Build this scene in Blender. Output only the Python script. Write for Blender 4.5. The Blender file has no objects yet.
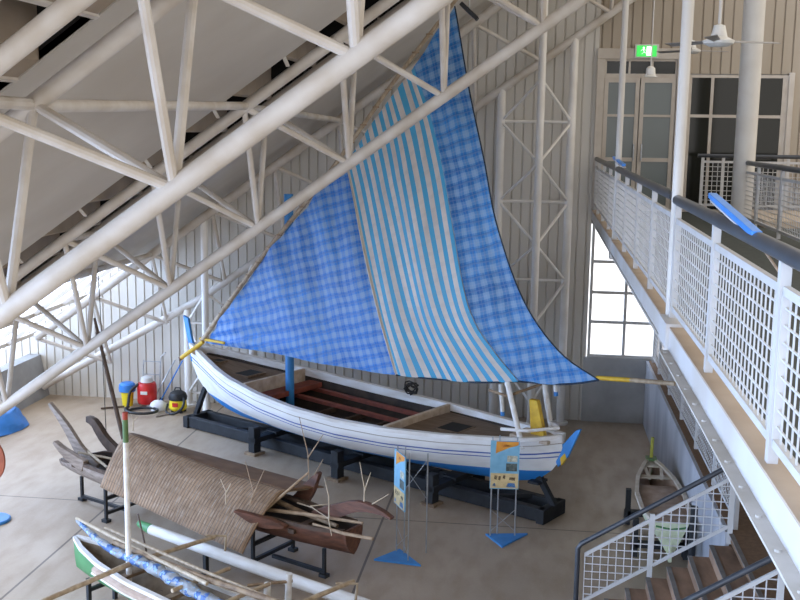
import bpy, bmesh, math, random
from mathutils import Vector, Matrix
random.seed(7)
C = bpy.context.scene.collection
SC = bpy.context.scene
PI = math.pi
R = math.radians
H_EYE = 6.2          # camera height above the ground floor
UP = 4.6             # upper floor level
WY = 22.55           # back wall
# ------------------------------------------------------------------ materials
def lin(c):
    return tuple((v/12.92 if v <= .04045 else ((v+.055)/1.055)**2.4) for v in c)
def hx(s):
    return lin(tuple(int(s[i:i+2], 16)/255 for i in (0, 2, 4)))
def newmat(name):
    m = bpy.data.materials.new(name); m.use_nodes = True
    n = m.node_tree.nodes; l = m.node_tree.links
    return m, n, l, n['Principled BSDF']
def N(n, t, **k):
    x = n.new(t)
    for a, b in k.items():
        setattr(x, a, b)
    return x
def mixc(n, l, fac, a, b):
    x = n.new('ShaderNodeMix'); x.data_type = 'RGBA'
    for sock, v in ((x.inputs[0], fac), (x.inputs[6], a), (x.inputs[7], b)):
        if hasattr(v, 'is_output') or isinstance(v, bpy.types.NodeSocket): l.new(v, sock)
        elif isinstance(v, (int, float)): sock.default_value = v
        else: sock.default_value = (*v, 1)
    return x.outputs[2]
def math_(n, l, op, a, b=None, c=None):
    x = n.new('ShaderNodeMath'); x.operation = op
    for i, v in enumerate((a, b, c)):
        if v is None: continue
        if isinstance(v, bpy.types.NodeSocket): l.new(v, x.inputs[i])
        else: x.inputs[i].default_value = v
    return x.outputs[0]
def ramp(n, l, fac, lo, hi):
    x = n.new('ShaderNodeMapRange'); l.new(fac, x.inputs[0])
    x.inputs[1].default_value = lo; x.inputs[2].default_value = hi
    return x.outputs[0]
def noise(n, l, vec, scale, detail=4, stretch=None):
    if stretch:
        mp = n.new('ShaderNodeMapping'); mp.inputs['Scale'].default_value = stretch
        l.new(vec, mp.inputs[0]); vec = mp.outputs[0]
    x = n.new('ShaderNodeTexNoise'); x.inputs['Scale'].default_value = scale; x.inputs['Detail'].default_value = detail
    l.new(vec, x.inputs['Vector']); return x.outputs['Fac']
def bumpit(n, l, b, h, strength, dist=.02):
    x = n.new('ShaderNodeBump'); x.inputs['Strength'].default_value = strength; x.inputs['Distance'].default_value = dist
    l.new(h, x.inputs['Height']); l.new(x.outputs[0], b.inputs['Normal'])
def plain(name, a, b=None, rough=.6, scale=6, metal=0, stretch=None, bump=0, lo=.35, hi=.65):
    m, n, l, p = newmat(name)
    a = hx(a); p.inputs['Roughness'].default_value = rough; p.inputs['Metallic'].default_value = metal
    if b is None:
        b = tuple(v*.86 for v in a)
    else:
        b = hx(b)
    tc = n.new('ShaderNodeTexCoord')
    f = noise(n, l, tc.outputs['Object'], scale, 5, stretch)
    l.new(mixc(n, l, ramp(n, l, f, lo, hi), a, b), p.inputs['Base Color'])
    if bump: bumpit(n, l, p, f, bump)
    return m
M = {}
M['white'] = plain('white_paint', 'd1ccc6', 'bdb3a6', .5, 2.5)
M['whitecol'] = plain('white_column_paint', 'cbc8c2', 'bfbab2', .5, 1.5)
M['rail_white'] = plain('white_rail_paint', 'c2c2c3', 'b8b7b5', .45, 3)
M['edge_white'] = plain('white_beam_paint', 'c6c6c7', 'bab5af', .5, 1.2)
M['dusty'] = plain('dusty_flange', 'b3a392', 'a49380', .8, 2)
M['edge_grey'] = plain('pale_grey_flange', 'b5b1ab', 'a39d94', .7, 3)
M['black'] = plain('black_steel', '17191c', '24272b', .5, 6)
M['handrail'] = plain('black_handrail', '33363b', '3c4046', .35, 5)
M['timber_black'] = plain('black_timber', '15181c', '23262a', .7, 5)
M['roof'] = plain('roof_lining', 'c3beb7', 'bab4ac', .85, .8)
M['lid'] = plain('roof_vent_lid', '8b8580', '7a736d', .6, 2)
M['baffle'] = plain('vent_baffle', 'a39585', '948676', .8, 2)
M['dark'] = plain('shade_black', '0c0c0d', '121212', .9, 2)  # near-black colour that paints in the shade of vents and hatches
M['concrete'] = plain('grey_concrete', 'b9bbc0', '9c9ea5', .8, 1.6, stretch=(1, 1, .35))
M['lowwall'] = plain('left_concrete', '9b9b9b', '8a8a8a', .85, 2)
M['dado'] = plain('dark_grey_panel', 'b2b2b0', 'a09f9d', .75, 2)
M['landing'] = plain('brown_carpet', '7d6249', '6e5540', .95, 20)
M['upfloor'] = plain('dark_green_carpet', '41453f', '383b37', .95, 12)
M['tandeck'] = plain('tan_boards', 'c9b59b', 'b7a184', .7, 3)
M['steel'] = plain('galvanised_steel', 'b8bbbe', '9fa3a8', .35, 8, metal=.6)
M['frame_grey'] = plain('aluminium_frame', 'd2d2d0', 'c4c4c2', .5, 4)
M['frame_tan'] = plain('beige_door_frame', 'c6beb3', 'b8aea2', .55, 3)
M['sign_white'] = plain('sign_case', 'd8d6d0', None, .5)
M['blue'] = plain('blue_paint', '3f8bd0', '347dc2', .5, 5)
M['blue_mast'] = plain('blue_mast_paint', '2f7fc0', '2a70ac', .5, 8, stretch=(1, 1, .3))
M['yellow'] = plain('yellow_paint', 'd9b32c', 'c09a22', .55, 7)
M['yellow_pl'] = plain('yellow_plastic', 'f0d92e', 'e2c91f', .4, 5)
M['red_pl'] = plain('red_enamel', 'd02626', 'b81f20', .35, 5)
M['blue_pl'] = plain('blue_plastic', '3c86da', '357bc8', .4, 5)
M['rubber'] = plain('black_rubber', '16181a', '202224', .5, 9)
M['bamboo'] = plain('bamboo', 'b7a58b', '97836a', .6, 14, stretch=(1, 1, .4))
M['spar'] = plain('brown_spar', '9b8468', '6f5a45', .65, 9)
M['stick'] = plain('dry_stick', 'a78f74', '8a745c', .75, 12)
M['palestick'] = plain('peeled_stick', 'c2b39c', 'a8977e', .75, 12)
M['darkwood'] = plain('dark_wood', '5c493b', '44362c', .7, 7)
M['greywood'] = plain('weathered_wood', 'a3968b', '83766b', .85, 8, stretch=(.6, 3, 3), bump=.3)
M['redwood'] = plain('red_brown_wood', '6d4634', '4d3124', .6, 6, stretch=(.5, 3, 3), bump=.2)
M['deckwood'] = plain('deck_planks', '7c6857', '62513f', .8, 4, stretch=(.5, 5, 1))
M['palewood'] = plain('pale_painted_wood', 'c4b4a2', 'a99783', .75, 6)
M['redbeam'] = plain('dull_red_paint', '85412f', '6d3527', .7, 6)
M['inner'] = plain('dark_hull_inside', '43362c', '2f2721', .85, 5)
M['hullwhite'] = plain('aged_white_paint', 'e9e8e6', 'd2ccc3', .6, 4, stretch=(.4, 2, 2))
M['greenpaint'] = plain('green_hull_paint', '4e8a55', '437a4a', .5, 5)
M['palegreen'] = plain('pale_green_paint', 'd3dab8', 'c3cba8', .6, 5)
M['cream'] = plain('cream_paint', 'd8cfc0', 'c3b8a5', .7, 6)
M['pinkwood'] = plain('pinkish_wood', 'bba594', 'a68f7c', .7, 6)
M['canoe_in'] = plain('pale_brown_hull_inside', '93826c', '75644f', .8, 6)
M['blade'] = plain('grey_fan_blade', '8b867f', '7d7871', .5, 5)
M['lattice'] = plain('lattice_white_paint', 'ece9e4', 'dedad3', .5, 2)
M['rope'] = plain('dark_rope', '2b2a28', '3a3733', .9, 20)
M['hem'] = plain('dark_hem', '27384c', '1d2a3a', .9, 9)
M['limewood'] = plain('lime_post', 'b6b44a', '98983a', .6, 6)
M['green_tip'] = plain('mast_green', '5f7d4a', '526d40', .6, 6)
M['red_tip'] = plain('mast_red', 'a5412c', '8f3625', .6, 6)
M['brownboard'] = plain('orange_brown_board', 'a5583a', '8e4a30', .6, 5)
M['panel_blue'] = plain('panel_light_blue', '7fb4cf', '6fa6c4', .5, 8)
M['panel_sand'] = plain('panel_sand', 'd8c392', 'c7b184', .5, 14)
M['panel_orange'] = plain('panel_orange', 'dc9a3a', 'cf7f2c', .5, 9)
M['panel_dark'] = plain('panel_photo_dark', '3c4a48', '66706a', .5, 24)
M['panel_cream'] = plain('panel_photo_pale', 'd6d2bd', '9a9c8c', .5, 26)
M['whitebag'] = plain('white_cloth', 'e2e2e4', 'cfcfd3', .9, 6)

def floor_mat():
    m, n, l, p = newmat('polished_concrete')
    tc = n.new('ShaderNodeTexCoord'); o = tc.outputs['Object']
    f1 = noise(n, l, o, .55, 6); f2 = noise(n, l, o, 4, 6, (1, .35, 1)); f3 = noise(n, l, o, 30, 3)
    c = mixc(n, l, ramp(n, l, f1, .35, .68), hx('ab9a86'), hx('9d8b76'))
    c = mixc(n, l, math_(n, l, 'MULTIPLY', ramp(n, l, f2, .45, .75), .45), c, hx('8d7a64'))
    c = mixc(n, l, math_(n, l, 'MULTIPLY', ramp(n, l, f3, .5, .8), .2), c, hx('c0ae94'))
    sp = n.new('ShaderNodeSeparateXYZ'); l.new(o, sp.inputs[0])
    def line(ax, at, w):
        d = math_(n, l, 'ABSOLUTE', math_(n, l, 'SUBTRACT', sp.outputs[ax], at))
        return math_(n, l, 'LESS_THAN', d, w)
    j = line(0, -6.86, .018)
    for ax, at, w in ((0, -2.3, .018), (1, 16.0, .014), (1, 11.4, .014)):
        j = math_(n, l, 'MAXIMUM', j, line(ax, at, w))
    c = mixc(n, l, math_(n, l, 'MULTIPLY', j, .75), c, hx('3d342d'))
    l.new(c, p.inputs['Base Color'])
    l.new(ramp(n, l, f2, -.6, 1.6), p.inputs['Roughness'])
    p.inputs['Roughness'].default_value = .5
    return m
M['floor'] = floor_mat()

def clad_mat(name, a, b):
    m, n, l, p = newmat(name)
    tc = n.new('ShaderNodeTexCoord'); o = tc.outputs['Object']
    f = noise(n, l, o, 1.2, 4, (1, 1, .25))
    l.new(mixc(n, l, ramp(n, l, f, .35, .7), hx(a), hx(b)), p.inputs['Base Color'])
    p.inputs['Roughness'].default_value = .5
    return m
M['clad'] = clad_mat('ribbed_cladding', 'd2cec6', 'c8c3b9')
M['clad_up'] = clad_mat('ribbed_cladding_tan', 'aca08f', 'a09380')

def glass_mat(name, col, alpha, rough=.05):
    m, n, l, p = newmat(name)
    p.inputs['Base Color'].default_value = (*hx(col), 1); p.inputs['Roughness'].default_value = rough
    p.inputs['Alpha'].default_value = alpha
    return m
M['glass_dark'] = glass_mat('dark_door_glass', '6f7776', .97, .15)
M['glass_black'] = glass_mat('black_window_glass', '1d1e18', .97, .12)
M['glass_clear'] = glass_mat('clear_window_glass', 'ffffff', .06, .02)
def translucent(name, col, t=.8):
    m, n, l, p = newmat(name)
    tr = n.new('ShaderNodeBsdfTranslucent'); tr.inputs[0].default_value = (*hx(col), 1)
    p.inputs['Base Color'].default_value = (*hx(col), 1)
    mx = n.new('ShaderNodeMixShader'); mx.inputs[0].default_value = t
    l.new(p.outputs[0], mx.inputs[1]); l.new(tr.outputs[0], mx.inputs[2])
    l.new(mx.outputs[0], n['Material Output'].inputs[0]); return m
M['skylight'] = glass_mat('clear_eave_sheet', 'ffffff', .04, .1)

def emit_mat(name, col, s):
    m, n, l, p = newmat(name)
    p.inputs['Base Color'].default_value = (*hx(col), 1)
    p.inputs['Emission Color'].default_value = (*hx(col), 1); p.inputs['Emission Strength'].default_value = s
    return m
M['exit_green'] = emit_mat('exit_sign_green', '35b04a', 1.0)
M['exit_white'] = emit_mat('exit_sign_white', 'f2fff2', 1.6)

def sail_finish(m, n, l, p, col, uv):
    l.new(col, p.inputs['Base Color']); p.inputs['Roughness'].default_value = .55
    f = noise(n, l, uv, 3.2, 4, (2.2, .8, 1)); bumpit(n, l, p, f, .5, .08)
    tr = n.new('ShaderNodeBsdfTranslucent'); l.new(col, tr.inputs[0])
    mx = n.new('ShaderNodeMixShader'); mx.inputs[0].default_value = .22
    l.new(p.outputs[0], mx.inputs[1]); l.new(tr.outputs[0], mx.inputs[2])
    l.new(mx.outputs[0], n['Material Output'].inputs[0])
def plaid_mat(name, base, dark, pale, k):
    m, n, l, p = newmat(name)
    uv = n.new('ShaderNodeTexCoord').outputs['UV']
    sp = n.new('ShaderNodeSeparateXYZ'); l.new(uv, sp.inputs[0])
    wob = math_(n, l, 'MULTIPLY', noise(n, l, uv, 1.6, 2), .09)
    def band(o, per, duty, ph=0):
        t = math_(n, l, 'FRACT', math_(n, l, 'ADD', math_(n, l, 'DIVIDE', math_(n, l, 'ADD', o, wob), per), ph))
        return math_(n, l, 'LESS_THAN', t, duty)
    u, v = sp.outputs[0], sp.outputs[1]
    c = mixc(n, l, ramp(n, l, noise(n, l, uv, 1.1, 3), .3, .7), hx(base), hx(dark))
    for o in (u, v):
        c = mixc(n, l, math_(n, l, 'MULTIPLY', band(o, k, .5), .28), c, hx(pale))
        c = mixc(n, l, math_(n, l, 'MULTIPLY', band(o, k, .16, .3), .5), c, hx(dark))
        c = mixc(n, l, math_(n, l, 'MULTIPLY', band(o, k*.5, .2, .6), .16), c, hx('a5b2cc'))
    both = math_(n, l, 'MULTIPLY', band(u, k, .5), band(v, k, .5))
    c = mixc(n, l, math_(n, l, 'MULTIPLY', both, .2), c, hx('b3c0d0'))
    sail_finish(m, n, l, p, c, uv); return m
M['plaid'] = plaid_mat('blue_plaid_tarpaulin', '3a8ae0', '256bc4', 'a3c0da', .20)
M['plaid2'] = plaid_mat('deep_blue_plaid_tarpaulin', '2c84d0', '155ea4', '8fb8d8', .22)
def stripe_mat():
    m, n, l, p = newmat('striped_tarpaulin')
    uv = n.new('ShaderNodeTexCoord').outputs['UV']
    sp = n.new('ShaderNodeSeparateXYZ'); l.new(uv, sp.inputs[0])
    t = math_(n, l, 'FRACT', math_(n, l, 'MULTIPLY', sp.outputs[0], 10.4))
    a = math_(n, l, 'LESS_THAN', t, .48)
    c = mixc(n, l, ramp(n, l, noise(n, l, uv, 6, 3), .35, .65), hx('dcd4cc'), hx('c9c1ba'))
    c = mixc(n, l, a, c, hx('4aa6d2'))
    t2 = math_(n, l, 'FRACT', math_(n, l, 'MULTIPLY', sp.outputs[1], 24))
    c = mixc(n, l, math_(n, l, 'MULTIPLY', math_(n, l, 'LESS_THAN', t2, .3), .10), c, hx('8a9aa8'))
    ed = math_(n, l, 'LESS_THAN', sp.outputs[0], .02)
    c = mixc(n, l, ed, c, hx('cfc6bb'))
    sail_finish(m, n, l, p, c, uv); return m
M['stripe'] = stripe_mat()
def roll_mat():
    m, n, l, p = newmat('rolled_blue_white_tarpaulin')
    o = n.new('ShaderNodeTexCoord').outputs['Object']
    f = noise(n, l, o, 9, 3); g = noise(n, l, o, 18, 2)
    c = mixc(n, l, math_(n, l, 'GREATER_THAN', f, .53), hx('90959a'), hx('42639a'))
    c = mixc(n, l, math_(n, l, 'GREATER_THAN', g, .62), c, hx('8fb0d4'))
    l.new(c, p.inputs['Base Color']); bumpit(n, l, p, g, .6, .04); return m
M['roll'] = roll_mat()
def hull_mat():
    m, n, l, p = newmat('sailing_boat_hull_paint')
    tc = n.new('ShaderNodeTexCoord'); o = tc.outputs['Object']; uv = tc.outputs['UV']
    sp = n.new('ShaderNodeSeparateXYZ'); l.new(o, sp.inputs[0])
    su = n.new('ShaderNodeSeparateXYZ'); l.new(uv, su.inputs[0])
    f = noise(n, l, o, 2.5, 5, (.35, 2, 2))
    c = mixc(n, l, ramp(n, l, f, .38, .7), hx('f2f2f1'), hx('dfddda'))
    d = su.outputs[1]                                   # distance below the sheer, metres
    def stripe(at, w): return math_(n, l, 'LESS_THAN', math_(n, l, 'ABSOLUTE', math_(n, l, 'SUBTRACT', d, at)), w)
    c = mixc(n, l, stripe(.135, .008), c, hx('a39a8c'))
    c = mixc(n, l, stripe(.29, .014), c, hx('3558a8'))
    c = mixc(n, l, stripe(.37, .010), c, hx('3558a8'))
    s = math_(n, l, 'SUBTRACT', sp.outputs[0], 4.3)
    w = math_(n, l, 'ADD', math_(n, l, 'MULTIPLY', math_(n, l, 'MULTIPLY', s, s), .011), .60)
    c = mixc(n, l, math_(n, l, 'LESS_THAN', sp.outputs[2], w), c, hx('2f86d2'))
    l.new(c, p.inputs['Base Color']); p.inputs['Roughness'].default_value = .5; return m
M['hull'] = hull_mat()
def mat_awning():
    m, n, l, p = newmat('woven_palm_matting')
    tc = n.new('ShaderNodeTexCoord'); uv = tc.outputs['UV']
    sp = n.new('ShaderNodeSeparateXYZ'); l.new(uv, sp.inputs[0])
    f = noise(n, l, uv, 2.2, 4)
    c = mixc(n, l, ramp(n, l, f, .35, .7), hx('95785c'), hx('7b6148'))
    st = math_(n, l, 'FRACT', math_(n, l, 'MULTIPLY', sp.outputs[0], 17))
    c = mixc(n, l, math_(n, l, 'MULTIPLY', math_(n, l, 'LESS_THAN', st, .3), .7), c, hx('54453a'))
    s2 = noise(n, l, uv, 40, 2, (1, .12, 1))
    c = mixc(n, l, math_(n, l, 'MULTIPLY', ramp(n, l, s2, .5, .8), .5), c, hx('c2b5a2'))
    s3 = math_(n, l, 'FRACT', math_(n, l, 'MULTIPLY', sp.outputs[1], 7))
    c = mixc(n, l, math_(n, l, 'MULTIPLY', math_(n, l, 'LESS_THAN', s3, .06), .4), c, hx('5d4c3c'))
    l.new(c, p.inputs['Base Color']); p.inputs['Roughness'].default_value = .85
    bumpit(n, l, p, st, .4, .01); return m
M['awning'] = mat_awning()
M['awning_top'] = plain('smooth_brown_matting', '7c6046', '6a5039', .8, 4)
M['awning_in'] = plain('awning_underside', '3b2d22', '2c2119', .9, 5)
def tread_mat():
    m, n, l, p = newmat('brown_stair_carpet')
    o = n.new('ShaderNodeTexCoord').outputs['Object']
    f = noise(n, l, o, 2.2, 4, (2.5, 1, 1))
    l.new(mixc(n, l, ramp(n, l, f, .35, .7), hx('977a63'), hx('745c49')), p.inputs['Base Color'])
    p.inputs['Roughness'].default_value = .9; return m
M['tread'] = tread_mat()
M['nosing'] = plain('grey_nosing', '6e6965', '7d7772', .6, 9)

# ------------------------------------------------------------------ mesh helpers
def wm(o):
    m = Matrix.Translation(o.location) @ o.rotation_euler.to_matrix().to_4x4()
    return wm(o.parent) @ m if o.parent else m
class MB:
    def __init__(s): s.v = []; s.f = []; s.uv = {}; s.mi = {}
    def add(s, vs, fs, uvs=None, mi=0):
        o = len(s.v); s.v += [Vector(v) for v in vs]
        for k, f in enumerate(fs):
            if uvs: s.uv[len(s.f)] = [uvs[i] for i in f]
            if mi: s.mi[len(s.f)] = mi
            s.f.append(tuple(i+o for i in f))
        return s
    def box(s, c, d, rot=None, mi=0):
        x, y, z = (q/2 for q in d)
        vs = [Vector((sx*x, sy*y, sz*z)) for sz in (-1, 1) for sy in (-1, 1) for sx in (-1, 1)]
        if rot is not None: vs = [rot @ v for v in vs]
        vs = [v+Vector(c) for v in vs]
        return s.add(vs, [(0, 2, 3, 1), (4, 5, 7, 6), (0, 1, 5, 4), (2, 6, 7, 3), (0, 4, 6, 2), (1, 3, 7, 5)], mi=mi)
    def bx(s, x0, x1, y0, y1, z0, z1, mi=0):
        return s.box(((x0+x1)/2, (y0+y1)/2, (z0+z1)/2), (x1-x0, y1-y0, z1-z0), mi=mi)
    def beam(s, a, b, w, h, up=(0, 0, 1)):
        a, b = Vector(a), Vector(b); d = (b-a); L = d.length; d.normalize()
        u = Vector(up); x = d.cross(u)
        if x.length < 1e-4: x = d.cross(Vector((1, 0, 0)))
        x.normalize(); z = x.cross(d)
        m = Matrix((d, x, z)).transposed()
        return s.box((a+b)/2, (L, w, h), m)
    def tube(s, pts, r, seg=10, cap=True):
        P = [Vector(p) for p in pts]; n = len(P)
        rs = r if isinstance(r, (list, tuple)) else [r]*n
        t0 = (P[1]-P[0]).normalized()
        nrm = t0.orthogonal().normalized(); rings = []
        for i in range(n):
            t = (P[min(i+1, n-1)]-P[max(i-1, 0)]).normalized()
            nrm = (nrm-t*nrm.dot(t)).normalized(); b = t.cross(nrm)
            rings.append([P[i]+(nrm*math.cos(2*PI*k/seg)+b*math.sin(2*PI*k/seg))*rs[i] for k in range(seg)])
        vs = [v for q in rings for v in q]; fs = []
        for i in range(n-1):
            for k in range(seg):
                k2 = (k+1) % seg
                fs.append((i*seg+k, i*seg+k2, (i+1)*seg+k2, (i+1)*seg+k))
        if cap: fs += [tuple(range(seg))[::-1], tuple((n-1)*seg+k for k in range(seg))]
        return s.add(vs, fs)
    def lathe(s, prof, c=(0, 0, 0), seg=24):
        c = Vector(c); vs = []; fs = []
        for r, z in prof:
            vs += [c+Vector((r*math.cos(2*PI*k/seg), r*math.sin(2*PI*k/seg), z)) for k in range(seg)]
        n = len(prof)
        for i in range(n-1):
            for k in range(seg):
                k2 = (k+1) % seg
                fs.append((i*seg+k, i*seg+k2, (i+1)*seg+k2, (i+1)*seg+k))
        fs += [tuple(range(seg))[::-1], tuple((n-1)*seg+k for k in range(seg))]
        return s.add(vs, fs)
    def grid(s, rows, uvs=None, closed=False, mi=0):
        n, m = len(rows), len(rows[0]); vs = [v for r in rows for v in r]; fs = []
        for i in range(n-1):
            for k in range(m if closed else m-1):
                k2 = (k+1) % m
                fs.append((i*m+k, i*m+k2, (i+1)*m+k2, (i+1)*m+k))
        return s.add(vs, fs, [u for r in uvs for u in r] if uvs else None, mi=mi)
    def prism(s, poly, axis, a, b):
        """polygon (2-D) extruded along axis 0/1/2 from a to b"""
        n = len(poly)
        def p3(q, t):
            if axis == 0: return (t, q[0], q[1])
            if axis == 1: return (q[0], t, q[1])
            return (q[0], q[1], t)
        vs = [p3(q, a) for q in poly]+[p3(q, b) for q in poly]
        fs = [tuple(range(n))[::-1], tuple(range(n, 2*n))]+[(i, (i+1) % n, n+(i+1) % n, n+i) for i in range(n)]
        return s.add(vs, fs)
    def build(s, name, mat, parent=None, smooth=35, bevel=0, world=False, solid=0):
        me = bpy.data.meshes.new(name)
        vs = s.v
        if world and parent is not None:
            inv = wm(parent).inverted(); vs = [inv @ v for v in vs]
        me.from_pydata([tuple(v) for v in vs], [], s.f)
        mats = mat if isinstance(mat, (list, tuple)) else [mat]
        for q in mats: me.materials.append(M[q])
        if s.uv:
            lay = me.uv_layers.new(name='UVMap')
            for pi, us in s.uv.items():
                for li, u in zip(me.polygons[pi].loop_indices, us): lay.data[li].uv = u
        for pi, q in s.mi.items(): me.polygons[pi].material_index = q
        bm = bmesh.new(); bm.from_mesh(me); bmesh.ops.recalc_face_normals(bm, faces=bm.faces); bm.to_mesh(me); bm.free()
        if smooth:
            for p in me.polygons: p.use_smooth = True
            me.set_sharp_from_angle(angle=R(smooth))
        o = bpy.data.objects.new(name, me); C.objects.link(o)
        if parent is not None: o.parent = parent
        if bevel:
            b = o.modifiers.new('bevel', 'BEVEL'); b.width = bevel; b.segments = 2; b.limit_method = 'ANGLE'
        if solid:
            q = o.modifiers.new('thickness', 'SOLIDIFY'); q.thickness = solid; q.offset = 0
        return o
def tag(o, label, cat, group=None):
    o['label'] = label; o['category'] = cat
    if group: o['group'] = group
    return o
def thing(name, label, cat, loc=(0, 0, 0), rz=0, group=None):
    o = bpy.data.objects.new(name, None); C.objects.link(o)
    o.location = loc; o.rotation_euler = (0, 0, rz); o.empty_display_size = .2
    return tag(o, label, cat, group)
def struct(name, mb, mat, **k):
    o = mb.build(name, mat, **k); o['kind'] = 'structure'; return o
def setting(name, loc=(0, 0, 0)):
    o = bpy.data.objects.new(name, None); C.objects.link(o); o.location = loc; o['kind'] = 'structure'; return o
def tb(name, pts, r, mat, parent, seg=10, world=False):
    return MB().tube(pts, r, seg).build(name, mat, parent, world=world)
def copy_tree(o, parent=None):
    c = o.copy(); C.objects.link(c)
    if parent is not None: c.parent = parent
    for ch in list(o.children): copy_tree(ch, c)
    return c
def lerp(a, b, t): return a+(b-a)*t
def crv(pts, t):
    """Catmull-Rom through pts, t in 0..1 by chord length"""
    P = [Vector(p) for p in pts]; n = len(P)
    d = [0]
    for a, b in zip(P, P[1:]): d.append(d[-1]+(b-a).length)
    x = t*d[-1]; i = 0
    while i < n-2 and d[i+1] < x: i += 1
    u = (x-d[i])/(d[i+1]-d[i])
    p1, p2 = P[i], P[i+1]
    p0 = P[i-1] if i > 0 else p1*2-p2
    p3 = P[i+2] if i+2 < n else p2*2-p1
    return .5*((2*p1)+(p2-p0)*u+(2*p0-5*p1+4*p2-p3)*u*u+(3*p1-p0-3*p2+p3)*u*u*u)
def tab(tbl, x):
    for (a, *va), (b, *vb) in zip(tbl, tbl[1:]):
        if x <= b:
            t = (x-a)/(b-a); t = max(0, t)
            return [lerp(p, q, t) for p, q in zip(va, vb)]
    return list(tbl[-1][1:])

# ------------------------------------------------------------------ the building shell
RS = .711                                   # roof slope
def zb(x): return 7.64+RS*x                 # bottom chords
def zt(x, o=0): return 9.28+RS*x+o                  # top chords
def zr(x): return 9.56+RS*x                 # roof lining
XR = 2.4                                    # right end of the lining, cut off there to admit sky light
struct('floor', MB().bx(-13, 14, -4, WY+.3, -.12, 0), 'floor')
# ribbed back wall with real ribs, built in rectangles round the openings
def ribbed(x0, x1, z0, z1, y, top=None, pitch=.2):
    """flat pans with raised narrow seams, top(x) gives a sloping head"""
    m = MB(); x = x0; cols = []
    while x < x1-1e-6:
        e = min(x+pitch, x1)
        for q, d in ((x, 0), (min(x+.03, e), 0), (min(x+.04, e), .035), (min(x+.055, e), .035), (min(x+.065, e), 0)):
            cols.append((q, d))
        x = e
    cols.append((x1, 0))
    rows = []
    for lev in (0, 1):
        rows.append([Vector((q, y+d, (z0 if lev == 0 else (min(z1, top(q)) if top else z1)))) for q, d in cols])
    m.grid(rows)
    return m
roofline = lambda x: zr(min(x, XR))+.15
wb = setting('wall_back')
def wpart(mb, mat, nm='cladding'): mb.build(nm, mat, wb, smooth=0)
wpart(ribbed(-12.2, 1.15, 0, 20, WY, roofline, .2), 'clad')
wpart(ribbed(1.15, 8.4, 7.42, 20, WY, roofline, .2), 'clad_up')
wpart(ribbed(3.34, 8.4, 0, UP-.3, WY, None), 'clad')
wpart(ribbed(4.98, 8.4, UP-.3, 7.42, WY, None), 'clad_up')
wpart(MB().bx(1.15, 8.4, WY+.0, WY+.2, UP-.3, UP), 'dado', 'slab_edge')
wpart(MB().bx(-12.2, 1.15, WY+.06, WY+.1, 0, 1.0).bx(1.15, 8.4, WY+.04, WY+.1, UP, 7.7), 'dado', 'backing')
# dark panel under the window, concrete retaining wall, landing, left plinth wall
struct('trim_1', MB().bx(1.1, 3.6, WY-.06, WY+.1, 0, 1.42), 'dado', bevel=.01)
struct('wall_retaining', MB().bx(2.42, 2.47, 12.66, WY-.07, 0, 1.40), 'concrete')
struct('floor_landing', MB().bx(2.472, 9, 7.8, WY-.1, 1.3, 1.41), 'landing')
struct('wall_left', MB().prism([(-11.6, 0), (-11.12, 0), (-11.3, .95), (-11.6, .95)], 1, 12.5, WY-.01), 'lowwall')
struct('floor_upper', MB().bx(1.3, 9.0, 1.5, WY-.02, UP-.14, UP), 'upfloor')
# big window beside the walkway
w1 = setting('window_1', (1.2, WY, 1.45))
fr = MB()
for x in (1.2, 1.93, 2.62, 3.32): fr.bx(x-.03, x+.03, WY-.05, WY+.03, 1.45, 4.40)
for z in (1.46, 2.2, 2.84, 3.5, 4.36): fr.bx(1.17, 3.35, WY-.045, WY+.025, z-.03, z+.03)
fr.build('window_frame', 'frame_grey', w1, smooth=0, world=True)
MB().bx(1.2, 3.32, WY-.012, WY-.004, 1.46, 4.36).build('pane', 'glass_clear', w1, smooth=0, world=True)
# door pair, highlight window and dark window of the upper level
struct('trim_2', MB().bx(1.12, 3.0, WY-.1, WY+.05, 7.70, 7.92), 'frame_tan', bevel=.01)
struct('trim_3', MB().bx(1.12, 1.28, WY-.12, WY+.05, UP, 7.70).bx(2.74, 3.0, WY-.12, WY+.05, UP, 7.70).bx(4.95, 5.06, WY-.09, WY+.05, UP, 7.45), 'frame_tan', bevel=.01)
tr = setting('window_2', (2, WY, 7.4))
f = MB()
for x in (1.3, 1.78, 2.24, 2.72): f.bx(x-.02, x+.02, WY-.07, WY-.005, 7.38, 7.70)
f.bx(1.28, 2.74, WY-.07, WY, 7.32, 7.41); f.bx(1.28, 2.74, WY-.07, WY, 7.66, 7.70)
f.build('window_frame', 'frame_tan', tr, smooth=0, world=True)
MB().bx(1.3, 2.72, WY-.03, WY-.01, 7.4, 7.68).build('pane', 'glass_black', tr, smooth=0, world=True)
for i, (a, b, hxx) in enumerate(((1.29, 2.0, 1.93), (2.02, 2.73, 2.09))):
    d = setting('door_%d' % (i+1), (a, WY, UP))
    f = MB().bx(a, a+.08, WY-.09, WY-.03, UP, 7.32).bx(b-.08, b, WY-.09, WY-.03, UP, 7.32)
    for z, hh in ((UP+.06, .06), (5.66, .04), (6.56, .025), (7.28, .05)): f.bx(a+.08, b-.08, WY-.085, WY-.035, z-hh, z+hh)
    f.build('door_frame', 'frame_tan', d, smooth=0, world=True)
    MB().bx(a+.07, b-.07, WY-.066, WY-.054, UP+.05, 7.3).build('pane', 'glass_dark', d, smooth=0, world=True)
    MB().tube([(hxx, WY-.09, 5.65), (hxx, WY-.16, 5.65), (hxx, WY-.16, 5.97), (hxx, WY-.09, 5.97)], .016, 8).build('door_handle', 'steel', d, world=True)
w3 = setting('window_3', (4, WY, UP))
f = MB()
for x, ww in ((3.02, .03), (3.46, .03), (4.16, .03), (4.9, .06)): f.bx(x-ww, x+ww, WY-.05, WY+.01, UP, 7.40)
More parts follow.
